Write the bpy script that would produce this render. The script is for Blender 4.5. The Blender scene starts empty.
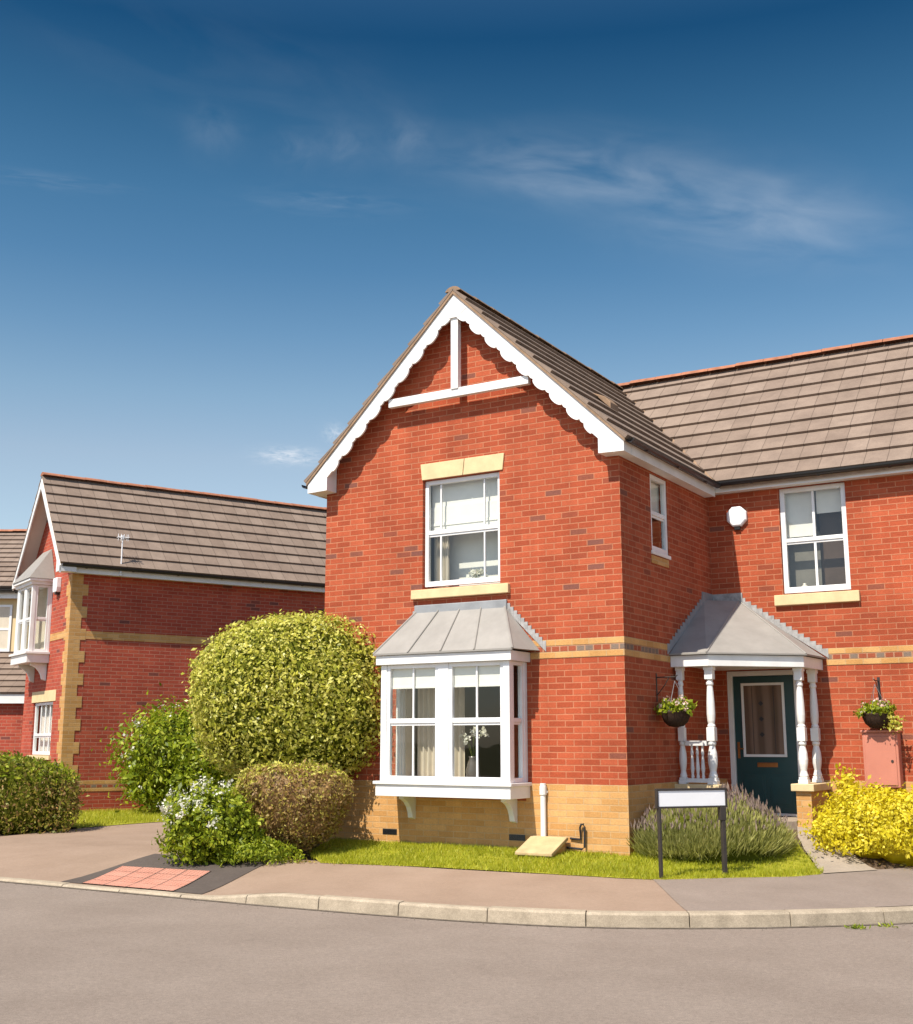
import bpy, bmesh, math, random
import numpy as np
from mathutils import Vector, Matrix, noise
random.seed(7)
RNG = np.random.default_rng(11)
R = math.radians
scn = bpy.context.scene
COL = scn.collection

# ------------------------------------------------------------------ camera, sky, sun, exposure
CAM = Vector((5.6935, -13.0674, 1.3152)); YAW = 0.5504; PITCH = 0.1913; FPX = 1189.37
cd = bpy.data.cameras.new('camera'); cam = bpy.data.objects.new('camera', cd); COL.objects.link(cam)
cam.location = CAM; cam.rotation_euler = (math.pi/2 + PITCH, 0, YAW)
cd.sensor_width = 36; cd.sensor_fit = 'AUTO'; cd.lens = FPX/1024*36
cd.clip_start = 0.1; cd.clip_end = 2000
scn.camera = cam
SUN_EL = 54; SUN_AZ = 7            # azimuth: degrees to the left (-x) of the facade normal (-y)
EXPOSURE = 1.05
SKY_STRENGTH = 0.092
SUN_STRENGTH = 3.5
W = bpy.data.worlds.new('World'); scn.world = W; W.use_nodes = True
nt = W.node_tree; nt.nodes.clear()
def N(tree, typ, **kw):
    n = tree.nodes.new(typ)
    for k, v in kw.items():
        if k in n.bl_rna.properties: setattr(n, k, v)
        else: n.inputs[k].default_value = v
    return n
def pix_dir(u, v):
    cp, sp, c, s = math.cos(PITCH), math.sin(PITCH), math.cos(YAW), math.sin(YAW)
    F = Vector((-s*cp, c*cp, sp)); Rr = Vector((c, s, 0)); U = Vector((s*sp, -c*sp, cp))
    return (F + Rr*((u-456.5)/FPX) + U*((512-v)/FPX)).normalized()
def ramp(t, fac, stops, interp='LINEAR'):
    r = N(t, 'ShaderNodeValToRGB'); r.color_ramp.interpolation = interp
    e = r.color_ramp.elements
    e[0].position, e[0].color = stops[0][0], (*stops[0][1], 1)
    e[1].position, e[1].color = stops[-1][0], (*stops[-1][1], 1)
    for p, c in stops[1:-1]:
        q = e.new(p); q.color = (*c, 1)
    t.links.new(fac, r.inputs[0]); return r.outputs[0]
def mixc(t, fac, a, b, mode='MIX'):
    m = N(t, 'ShaderNodeMix', data_type='RGBA', blend_type=mode)
    for i, q in ((0, fac), (6, a), (7, b)):
        if isinstance(q, (int, float)): m.inputs[i].default_value = q
        elif isinstance(q, tuple): m.inputs[i].default_value = (*q, 1)
        else: t.links.new(q, m.inputs[i])
    return m.outputs[2]
def build_world():
    L = nt.links.new
    sky = N(nt, 'ShaderNodeTexSky', sky_type='NISHITA', sun_disc=False)
    sky.sun_elevation = R(SUN_EL); sky.sun_rotation = R(180+SUN_AZ)
    sky.air_density = 1.0; sky.dust_density = 0.6; sky.ozone_density = 3.0; sky.altitude = 50
    hs = N(nt, 'ShaderNodeHueSaturation', Saturation=0.88, Value=1.0)
    gm = N(nt, 'ShaderNodeGamma', Gamma=1.0)
    tc = N(nt, 'ShaderNodeTexCoord')
    # clear-sky polarisation, deepest at right angles to the sun (the photo was taken through a polariser)
    sunv = (-math.sin(R(SUN_AZ))*math.cos(R(SUN_EL)), -math.cos(R(SUN_AZ))*math.cos(R(SUN_EL)), math.sin(R(SUN_EL)))
    dp = N(nt, 'ShaderNodeVectorMath', operation='DOT_PRODUCT'); L(tc.outputs['Generated'], dp.inputs[0]); dp.inputs[1].default_value = sunv
    def mm(op, x, y):
        n = N(nt, 'ShaderNodeMath', operation=op)
        for i, q in enumerate((x, y)):
            if isinstance(q, (int, float)): n.inputs[i].default_value = q
            else: L(q, n.inputs[i])
        return n.outputs[0]
    c2 = mm('MULTIPLY', dp.outputs['Value'], dp.outputs['Value'])
    pol = mm('DIVIDE', mm('SUBTRACT', 1.0, c2), mm('ADD', 1.0, c2))
    sx = N(nt, 'ShaderNodeSeparateXYZ'); L(tc.outputs['Generated'], sx.inputs[0])
    deep = ramp(nt, sx.outputs[2], [(0.0, (1.0, 0.95, 0.85)), (0.23, (0.86, 0.82, 0.73)), (0.28, (0.68, 0.77, 0.72)), (0.33, (0.48, 0.66, 0.68)), (0.38, (0.32, 0.55, 0.62)), (0.43, (0.235, 0.48, 0.56)), (0.48, (0.15, 0.38, 0.47)), (0.54, (0.050, 0.235, 0.35)), (0.66, (0.3, 0.5, 0.6)), (0.8, (1, 1, 1))])
    el = mixc(nt, ramp(nt, pol, [(0.5, (0, 0, 0)), (0.82, (1, 1, 1))]), (1.0, 1.0, 1.0), deep)
    L(sky.outputs[0], hs.inputs['Color']); L(mixc(nt, 1.0, hs.outputs[0], el, 'MULTIPLY'), gm.inputs[0])
    # thin cirrus: stretched noise, gathered round a few directions of the sky
    s = math.sin(YAW); c = math.cos(YAW)
    def dot(vec):
        d = N(nt, 'ShaderNodeVectorMath', operation='DOT_PRODUCT'); L(tc.outputs['Generated'], d.inputs[0]); d.inputs[1].default_value = vec
        return d.outputs['Value']
    total = None
    specs = [  # centre px, half width px, half height px, tilt, strength, noise scale
        (560, 168, 110, 30, 0.10, 0.60, 5, 0.36), (770, 222, 105, 34, 0.16, 0.75, 5, 0.34), (670, 190, 120, 34, 0.25, .60, 5, .36),
        (405, 140, 24, 20, 0.0, 0.30, 4, .33), (345, 146, 22, 18, 0.1, 0.26, 4, .33), (298, 150, 18, 16, 0, .22, 4, .33), (215, 133, 24, 20, .1, .26, 4, .33),
        (330, 202, 65, 11, 0.0, .28, 8, .38), (40, 180, 60, 7, -.05, .25, 8, .4), (290, 456, 26, 7, 0, 1.2, 14, .30), (336, 434, 10, 8, .3, .8, 14, .32), (250,80,160,50,.2,.16,5,.42)]
    for (u, v, hw, hh, tilt, st, sc, lo) in specs:
        d0 = pix_dir(u, v)
        up = Vector((0, 0, 1)); rt = d0.cross(up).normalized(); up = rt.cross(d0).normalized()
        a = rt*math.cos(tilt) - up*math.sin(tilt); b = rt*math.sin(tilt) + up*math.cos(tilt)
        wa, wb = hw/FPX, hh/FPX
        da, db, dc = dot(a), dot(b), dot(d0)
        def m(op, x, y=None, clamp=False):
            n = N(nt, 'ShaderNodeMath', operation=op, use_clamp=clamp)
            for i, q in enumerate((x, y)):
                if q is None: continue
                if isinstance(q, (int, float)): n.inputs[i].default_value = q
                else: L(q, n.inputs[i])
            return n.outputs[0]
        ea = m('POWER', m('ABSOLUTE', m('DIVIDE', da, wa)), 2.0); eb = m('POWER', m('ABSOLUTE', m('DIVIDE', db, wb)), 2.0)
        g = m('EXPONENT', m('MULTIPLY', m('ADD', ea, eb), -1.0))
        g = m('MULTIPLY', g, m('GREATER_THAN', dc, 0.2))
        cb = N(nt, 'ShaderNodeCombineXYZ')
        L(m('MULTIPLY', da, 1.2/wa*0.9), cb.inputs[0]); L(m('MULTIPLY', db, 1.0/wb), cb.inputs[1]); cb.inputs[2].default_value = u*0.013
        no = N(nt, 'ShaderNodeTexNoise', Scale=sc*0.18, Detail=5.0, Roughness=0.52, Distortion=0.5)
        L(cb.outputs[0], no.inputs['Vector'])
        f = m('MULTIPLY', m('SUBTRACT', no.outputs[0], lo), 2.2, True)
        f = m('MULTIPLY', m('MULTIPLY', f, g), st*(0.42 if v < 300 else 0.9), True)
        total = f if total is None else m('ADD', total, f, True)
    mix = N(nt, 'ShaderNodeMix', data_type='RGBA')
    L(total, mix.inputs[0]); L(gm.outputs[0], mix.inputs[6]); mix.inputs[7].default_value = (4.2, 4.5, 4.9, 1)
    bg = N(nt, 'ShaderNodeBackground', Strength=SKY_STRENGTH); out = N(nt, 'ShaderNodeOutputWorld')
    L(mix.outputs[2], bg.inputs[0]); L(bg.outputs[0], out.inputs[0])
build_world()
sd = bpy.data.lights.new('sun', 'SUN'); sd.energy = SUN_STRENGTH; sd.angle = R(0.5); sd.color = (1.0, 0.92, 0.80)
so = bpy.data.objects.new('sun', sd); COL.objects.link(so)
sdir = Vector((math.sin(R(SUN_AZ))*math.cos(R(SUN_EL)), math.cos(R(SUN_AZ))*math.cos(R(SUN_EL)), -math.sin(R(SUN_EL))))
so.rotation_euler = sdir.to_track_quat('-Z', 'Y').to_euler(); so.location = (-5, -20, 30)
vs = scn.view_settings; vs.view_transform = 'Standard'; vs.look = 'None'; vs.gamma = 1; vs.use_curve_mapping = False; vs.exposure = EXPOSURE

# ------------------------------------------------------------------ materials
def newmat(name):
    m = bpy.data.materials.new(name); m.use_nodes = True
    t = m.node_tree; b = t.nodes['Principled BSDF']
    return m, t, b
def bump(t, b, h, strength=0.5, dist=0.01):
    n = N(t, 'ShaderNodeBump', Strength=strength, Distance=dist)
    t.links.new(h, n.inputs['Height']); t.links.new(n.outputs[0], b.inputs['Normal'])
def noise_tex(t, vec, scale, detail=4.0, rough=0.6):
    n = N(t, 'ShaderNodeTexNoise', Scale=scale, Detail=detail, Roughness=rough)
    if vec is not None: t.links.new(vec, n.inputs['Vector'])
    return n.outputs[0]

def brick_material(name, stops, mortar, width=0.225, height=0.075, ms=0.009, grime=0.18):
    m, t, b = newmat(name)
    uv = N(t, 'ShaderNodeUVMap').outputs[0]
    pos = N(t, 'ShaderNodeNewGeometry').outputs['Position']
    br = N(t, 'ShaderNodeTexBrick', offset=0.5, Scale=1.0); br.inputs['Color1'].default_value = (0, 0, 0, 1); br.inputs['Color2'].default_value = (1, 1, 1, 1)
    br.inputs['Mortar'].default_value = (0.5, 0.5, 0.5, 1); br.inputs['Mortar Size'].default_value = ms; br.inputs['Mortar Smooth'].default_value = 0.15
    br.inputs['Brick Width'].default_value = width; br.inputs['Row Height'].default_value = height; br.inputs['Bias'].default_value = 0
    # slightly uneven courses
    nv = N(t, 'ShaderNodeTexNoise', Scale=6.0, Detail=2.0); t.links.new(uv, nv.inputs['Vector'])
    sub = N(t, 'ShaderNodeVectorMath', operation='MULTIPLY_ADD'); t.links.new(nv.outputs['Color'], sub.inputs[0]); sub.inputs[1].default_value = (0.006, 0.006, 0)
    t.links.new(uv, sub.inputs[2]); t.links.new(sub.outputs[0], br.inputs['Vector'])
    col = ramp(t, br.outputs['Color'], stops)
    n1 = noise_tex(t, uv, 45.0, 5.0, 0.7)
    col = mixc(t, 0.5, col, ramp(t, n1, [(0.3, (0.62, 0.6, 0.6)), (0.7, (1.15, 1.12, 1.1))]), 'MULTIPLY')
    mo = mixc(t, 0.6, mortar, ramp(t, noise_tex(t, uv, 20.0), [(0.3, (0.75,)*3), (0.7, (1.1,)*3)]), 'MULTIPLY')
    col = mixc(t, br.outputs['Fac'], col, mo)
    n2 = noise_tex(t, pos, 1.1, 5.0, 0.65)
    mpv = N(t, 'ShaderNodeMapping'); mpv.inputs['Scale'].default_value = (3.2, 3.2, 0.35); t.links.new(pos, mpv.inputs[0])
    col = mixc(t, 0.22, col, ramp(t, noise_tex(t, mpv.outputs[0], 1.0, 5.0, 0.6), [(0.36, (0.55, 0.52, 0.5)), (0.58, (1.08, 1.08, 1.08))]), 'MULTIPLY')
    col = mixc(t, grime, col, ramp(t, n2, [(0.35, (0.45, 0.42, 0.4)), (0.62, (1.1, 1.1, 1.1))]), 'MULTIPLY')
    t.links.new(col, b.inputs['Base Color']); b.inputs['Roughness'].default_value = 0.85
    b.inputs['Specular IOR Level'].default_value = 0.25
    h = N(t, 'ShaderNodeMath', operation='MULTIPLY_ADD'); t.links.new(br.outputs['Fac'], h.inputs[0]); h.inputs[1].default_value = -1.0
    t.links.new(n1, h.inputs[2]); bump(t, b, h.outputs[0], 0.6, 0.006)
    return m
M = {}
M['brick'] = brick_material('red_brick', [(0, (0.21, 0.08, 0.06)), (0.018, (0.24, 0.08, 0.05)), (0.035, (0.33, 0.066, 0.027)), (0.5, (0.40, 0.080, 0.032)), (1, (0.46, 0.105, 0.045))], (0.47, 0.18, 0.095), ms=0.0068, grime=0.26)
M['brick_grazed'] = brick_material('grazing_light_red_brick', [(0, (0.18, 0.06, 0.05)), (0.015, (0.21, 0.06, 0.045)), (0.03, (0.35, 0.060, 0.034)), (0.5, (0.41, 0.072, 0.041)), (1, (0.46, 0.094, 0.05))], (0.42, 0.165, 0.11), ms=0.0075)  # deeper red of grazing light, put into the brick colour
M['yellow'] = brick_material('buff_brick', [(0, (0.50, 0.265, 0.088)), (0.5, (0.57, 0.31, 0.11)), (1, (0.63, 0.365, 0.145))], (0.53, 0.345, 0.17), ms=0.006, grime=0.12)
M['header'] = brick_material('grey_and_red_headers', [(0, (0.20, 0.15, 0.12)), (0.45, (0.23, 0.17, 0.13)), (0.55, (0.33, 0.085, 0.04)), (1, (0.36, 0.09, 0.045))], (0.45, 0.25, 0.15), width=0.1125)
def plain(name, col, rough=0.5, spec=0.5, var=0.12, scale=8.0, bumpy=0.0, metal=0.0):
    m, t, b = newmat(name)
    pos = N(t, 'ShaderNodeNewGeometry').outputs['Position']
    n = noise_tex(t, pos, scale, 6.0, 0.65)
    c = mixc(t, 1.0, col, ramp(t, n, [(0.3, (1-var,)*3), (0.7, (1+var*0.4,)*3)]), 'MULTIPLY')
    t.links.new(c, b.inputs['Base Color']); b.inputs['Roughness'].default_value = rough; b.inputs['Specular IOR Level'].default_value = spec; b.inputs['Metallic'].default_value = metal
    if bumpy: bump(t, b, noise_tex(t, pos, scale*12, 5.0), bumpy, 0.004)
    return m
M['white'] = plain('white_paint', (0.76, 0.75, 0.73), 0.38, 0.4, 0.16, 2.2)
M['upvc'] = plain('white_window_frame', (0.77, 0.77, 0.76), 0.30, 0.5, 0.12, 2.5)
M['stone'] = plain('cream_stone', (0.66, 0.51, 0.29), 0.85, 0.2, 0.16, 5.0, 0.4)
M['lead'] = plain('grey_lead', (0.27, 0.28, 0.29), 0.55, 0.4, 0.22, 4.0, 0.15)
M['canopy'] = plain('grey_canopy_panels', (0.28, 0.262, 0.238), 0.6, 0.3, 0.16, 3.0, 0.08)
M['flash'] = plain('weathered_lead_flashing', (0.36, 0.35, 0.34), 0.6, 0.3, 0.4, 14.0, 0.2)
M['black'] = plain('black_plastic', (0.02, 0.02, 0.022), 0.35, 0.5, 0.2, 6.0)
M['verge'] = plain('brown_verge_mortar', (0.30, 0.20, 0.13), 0.9, 0.1, 0.3, 9.0, 0.4)
M['ridge'] = plain('terracotta_ridge', (0.36, 0.15, 0.085), 0.85, 0.2, 0.35, 7.0, 0.3)
M['door'] = plain('dark_green_door', (0.012, 0.055, 0.058), 0.35, 0.5, 0.12, 3.0)
M['soffit'] = plain('painted_soffit', (0.62, 0.54, 0.48), 0.7, 0.2, 0.08, 3.0)
M['brass'] = plain('old_brass', (0.42, 0.17, 0.05), 0.35, 0.5, 0.2, 10.0, 0, 0.6)
M['meter'] = plain('terracotta_plastic', (0.50, 0.19, 0.13), 0.6, 0.3, 0.08, 4.0)
M['room'] = plain('room_wall', (0.55, 0.43, 0.31), 0.9, 0.1, 0.1, 1.0)
M['blind'] = plain('white_blind', (0.80, 0.78, 0.72), 0.9, 0.1, 0.06, 6.0)
M['pale_panel'] = plain('pale_grey_panel', (0.78, 0.76, 0.70), 0.9, 0.1, 0.06, 5.0)
M['curtain_or_panel'] = plain('pale_curtain', (0.62, 0.55, 0.44), 0.95, 0.1, 0.1, 6.0)
M['drainstone'] = plain('buff_concrete', (0.50, 0.37, 0.20), 0.9, 0.1, 0.25, 6.0, 0.4)
M['render'] = plain('cream_render', (0.66, 0.52, 0.30), 0.9, 0.1, 0.1, 2.0, 0.2)
M['basket'] = plain('brown_wicker', (0.055, 0.034, 0.024), 0.9, 0.1, 0.4, 40.0, 0.6)
M['metal'] = plain('grey_metal', (0.35, 0.35, 0.34), 0.4, 0.5, 0.2, 6.0, 0, 0.6)
M['signwhite'] = plain('sign_white', (0.78, 0.78, 0.80), 0.4, 0.4, 0.05, 5.0)
M['bark'] = plain('brown_bark', (0.13, 0.085, 0.055), 0.95, 0.1, 0.4, 20.0, 0.6)
M['iron'] = plain('wrought_iron', (0.04, 0.032, 0.028), 0.5, 0.4, 0.3, 12.0)
M['dim_room_brown'] = plain('dim_room_brown', (0.095, 0.065, 0.05), 0.95, 0.1, 0.2, 5.0)  # brown of the dim room, put into a flat colour
M['reflection_grey'] = plain('reflection_grey', (0.20, 0.185, 0.16), 0.95, 0.1, 0.2, 5.0)  # grey of the roof reflected in the pane, put into a flat colour
M['darkpot'] = plain('dark_glazed_pot', (0.12, 0.10, 0.085), 0.25, 0.5, 0.2, 6.0)
M['pot'] = plain('glazed_pot', (0.60, 0.55, 0.48), 0.3, 0.5, 0.1, 6.0)

def tile_material():
    m, t, b = newmat('concrete_roof_tile')
    uv = N(t, 'ShaderNodeUVMap').outputs[0]
    br = N(t, 'ShaderNodeTexBrick', offset=0.5, Scale=1.0); br.inputs['Color1'].default_value = (0, 0, 0, 1); br.inputs['Color2'].default_value = (1, 1, 1, 1)
    br.inputs['Mortar'].default_value = (0.5,)*3 + (1,); br.inputs['Mortar Size'].default_value = 0.005; br.inputs['Mortar Smooth'].default_value = 0.1
    br.inputs['Brick Width'].default_value = 0.30; br.inputs['Row Height'].default_value = 1.0
    t.links.new(uv, br.inputs['Vector'])
    c = ramp(t, br.outputs['Color'], [(0, (0.208, 0.154, 0.121)), (0.5, (0.230, 0.172, 0.136)), (1, (0.252, 0.191, 0.152))])
    pos = N(t, 'ShaderNodeNewGeometry').outputs['Position']
    c = mixc(t, 0.5, c, ramp(t, noise_tex(t, pos, 3.0, 6.0, 0.7), [(0.3, (0.62, 0.6, 0.58)), (0.7, (1.25, 1.25, 1.22))]), 'MULTIPLY')
    n = noise_tex(t, pos, 60.0, 4.0, 0.7)
    c = mixc(t, 0.35, c, ramp(t, n, [(0.3, (0.6,)*3), (0.7, (1.2,)*3)]), 'MULTIPLY')
    c = mixc(t, br.outputs['Fac'], c, (0.12, 0.088, 0.068))
    t.links.new(c, b.inputs['Base Color']); b.inputs['Roughness'].default_value = 0.85; b.inputs['Specular IOR Level'].default_value = 0.2
    h = N(t, 'ShaderNodeMath', operation='MULTIPLY_ADD'); t.links.new(br.outputs['Fac'], h.inputs[0]); h.inputs[1].default_value = -1.5; t.links.new(n, h.inputs[2])
    bump(t, b, h.outputs[0], 0.5, 0.006)
    return m
M['tile'] = tile_material()
def glass_material():
    m, t, b = newmat('window_glass'); t.nodes.remove(b)
    lw = N(t, 'ShaderNodeLayerWeight', Blend=0.5)
    gl = N(t, 'ShaderNodeBsdfGlossy', Roughness=0.015); gl.inputs[0].default_value = (0.95, 0.95, 0.93, 1)
    tr = N(t, 'ShaderNodeBsdfTransparent'); tr.inputs[0].default_value = (0.88, 0.90, 0.88, 1)
    pos = N(t, 'ShaderNodeNewGeometry').outputs['Position']
    bp = N(t, 'ShaderNodeBump', Strength=0.05, Distance=0.05); t.links.new(noise_tex(t, pos, 1.5, 2.0), bp.inputs['Height']); t.links.new(bp.outputs[0], gl.inputs['Normal'])
    pw = N(t, 'ShaderNodeMath', operation='POWER'); t.links.new(lw.outputs['Facing'], pw.inputs[0]); pw.inputs[1].default_value = 4.0
    ad = N(t, 'ShaderNodeMath', operation='MULTIPLY_ADD', use_clamp=True); t.links.new(pw.outputs[0], ad.inputs[0]); ad.inputs[1].default_value = 0.75; ad.inputs[2].default_value = 0.045
    mx = N(t, 'ShaderNodeMixShader'); t.links.new(ad.outputs[0], mx.inputs[0]); t.links.new(tr.outputs[0], mx.inputs[1]); t.links.new(gl.outputs[0], mx.inputs[2])
    t.links.new(mx.outputs[0], t.nodes['Material Output'].inputs[0]); return m
M['glass'] = glass_material()
def leaf_material(name, stops, trans=0.3, rough=0.5):
    m, t, b = newmat(name)
    g = N(t, 'ShaderNodeNewGeometry')
    c = ramp(t, g.outputs['Random Per Island'], stops)
    c = mixc(t, 0.5, c, ramp(t, noise_tex(t, g.outputs['Position'], 4.0, 3.0), [(0.3, (0.7, 0.75, 0.7)), (0.7, (1.15, 1.12, 1.1))]), 'MULTIPLY')
    t.links.new(c, b.inputs['Base Color']); b.inputs['Roughness'].default_value = rough; b.inputs['Specular IOR Level'].default_value = 0.35
    tl = N(t, 'ShaderNodeBsdfTranslucent'); t.links.new(c, tl.inputs[0])
    mx = N(t, 'ShaderNodeMixShader'); mx.inputs[0].default_value = trans
    t.links.new(b.outputs[0], mx.inputs[1]); t.links.new(tl.outputs[0], mx.inputs[2]); t.links.new(mx.outputs[0], t.nodes['Material Output'].inputs[0])
    return m
M['leaf_big'] = leaf_material('yellow_green_leaves', [(0, (0.14, 0.16, 0.014)), (0.25, (0.40, 0.41, 0.035)), (0.6, (0.64, 0.60, 0.10)), (1, (0.76, 0.71, 0.20))], 0.40, 0.38)
M['leaf_fresh'] = leaf_material('fresh_green_leaves', [(0, (0.11, 0.16, 0.007)), (0.5, (0.26, 0.33, 0.012)), (1, (0.46, 0.49, 0.04))], 0.42)
M['leaf_deep'] = leaf_material('deep_green_leaves', [(0, (0.05, 0.07, 0.008)), (0.6, (0.10, 0.14, 0.012)), (1, (0.19, 0.22, 0.03))])
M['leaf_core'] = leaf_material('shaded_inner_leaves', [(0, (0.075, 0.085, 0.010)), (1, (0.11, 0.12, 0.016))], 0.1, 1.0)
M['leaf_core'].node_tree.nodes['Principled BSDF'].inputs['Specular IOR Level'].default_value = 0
M['leaf_brown'] = leaf_material('bronze_leaves', [(0, (0.27, 0.16, 0.07)), (0.45, (0.43, 0.27, 0.11)), (0.7, (0.40, 0.31, 0.07)), (1, (0.50, 0.45, 0.08))], 0.42)
M['leaf_gold'] = leaf_material('golden_leaves', [(0, (0.46, 0.38, 0.008)), (0.4, (0.70, 0.58, 0.012)), (1, (0.85, 0.73, 0.07))], 0.4)
M['leaf_hedge'] = leaf_material('mixed_hedge_leaves', [(0, (0.13, 0.14, 0.016)), (0.5, (0.24, 0.25, 0.025)), (0.8, (0.34, 0.33, 0.04)), (1, (0.38, 0.25, 0.10))], 0.42)
M['leaf_lav'] = leaf_material('grey_green_leaves', [(0, (0.24, 0.25, 0.06)), (0.5, (0.42, 0.42, 0.13)), (1, (0.56, 0.53, 0.21))], 0.45)
M['lav_head'] = leaf_material('faded_flower_spikes', [(0, (0.20, 0.14, 0.125)), (0.6, (0.32, 0.24, 0.20)), (1, (0.42, 0.32, 0.26))])
M['petal'] = leaf_material('white_petals', [(0, (0.62, 0.60, 0.48)), (1, (0.82, 0.80, 0.72))])
M['petal_mix'] = leaf_material('pink_and_orange_petals', [(0, (0.70, 0.22, 0.10)), (0.4, (0.75, 0.45, 0.38)), (1, (0.80, 0.72, 0.66))])
M['grass'] = leaf_material('grass_blades', [(0, (0.28, 0.31, 0.014)), (0.6, (0.42, 0.44, 0.02)), (1, (0.58, 0.54, 0.07))], 0.4)
def ground_material(name, c1, c2, scale=2.0, grain=260.0, gs=0.35, bs=0.5, speck=None, cracks=0.0):
    m, t, b = newmat(name)
    pos = N(t, 'ShaderNodeNewGeometry').outputs['Position']
    c = ramp(t, noise_tex(t, pos, scale, 6.0, 0.65), [(0.32, c1), (0.68, c2)])
    c = mixc(t, 0.5, c, ramp(t, noise_tex(t, pos, scale*0.13, 4.0, 0.6), [(0.35, (0.9,)*3), (0.65, (1.06,)*3)]), 'MULTIPLY')
    n = noise_tex(t, pos, grain, 3.0, 0.8)
    c = mixc(t, gs, c, ramp(t, n, [(0.32, (0.35,)*3), (0.68, (1.5,)*3)]), 'MULTIPLY')
    n3 = noise_tex(t, pos, 28.0, 4.0, 0.75)
    c = mixc(t, gs*0.8, c, ramp(t, n3, [(0.35, (0.7,)*3), (0.65, (1.2,)*3)]), 'MULTIPLY')
    if cracks:
        v = N(t, 'ShaderNodeTexVoronoi', feature='DISTANCE_TO_EDGE', Scale=0.55)
        nz = N(t, 'ShaderNodeTexNoise', Scale=2.5, Detail=6.0); t.links.new(pos, nz.inputs['Vector'])
        ma = N(t, 'ShaderNodeVectorMath', operation='MULTIPLY_ADD'); t.links.new(nz.outputs['Color'], ma.inputs[0]); ma.inputs[1].default_value = (0.9, 0.9, 0); t.links.new(pos, ma.inputs[2])
        t.links.new(ma.outputs[0], v.inputs['Vector'])
        c = mixc(t, cracks, c, ramp(t, v.outputs['Distance'], [(0.0, (0.3,)*3), (0.006, (1,)*3)]), 'MULTIPLY')
    t.links.new(c, b.inputs['Base Color']); b.inputs['Roughness'].default_value = 0.9; b.inputs['Specular IOR Level'].default_value = 0.2
    bump(t, b, n, bs, 0.004); return m
M['road'] = ground_material('road_asphalt', (0.215, 0.172, 0.140), (0.25, 0.203, 0.167), 1.2, 150.0, 0.55)
M['pave'] = ground_material('pavement_asphalt', (0.270, 0.190, 0.135), (0.312, 0.224, 0.163), 1.6, 220.0, 0.32)
M['pave_grey'] = ground_material('grey_pavement_asphalt', (0.22, 0.175, 0.143), (0.255, 0.205, 0.170), 1.6, 220.0, 0.34)
M['pave_dark'] = ground_material('dark_new_asphalt', (0.085, 0.068, 0.058), (0.105, 0.085, 0.072), 2.5, 220.0, 0.4)
M['kerb'] = ground_material('concrete_kerb', (0.31, 0.255, 0.185), (0.43, 0.355, 0.262), 5.0, 110.0, 0.42)
M['path'] = ground_material('path_concrete', (0.30, 0.245, 0.19), (0.36, 0.30, 0.235), 3.0, 200.0, 0.3)
M['soil'] = ground_material('garden_soil', (0.085, 0.055, 0.035), (0.14, 0.095, 0.06), 5.0, 60.0, 0.6, 1.0)
M['turf'] = ground_material('turf', (0.24, 0.24, 0.018), (0.33, 0.31, 0.03), 4.0, 90.0, 0.5, 1.0)
M['tactile'] = ground_material('red_tactile_paving', (0.45, 0.205, 0.145), (0.52, 0.26, 0.19), 5.0, 150.0, 0.25)
M['silt'] = ground_material('kerbside_silt', (0.10, 0.078, 0.055), (0.20, 0.165, 0.13), 9.0, 90.0, 0.7)
M['earth'] = ground_material('distant_ground', (0.09, 0.10, 0.03), (0.13, 0.13, 0.045), 0.2, 20.0, 0.3)

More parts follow.
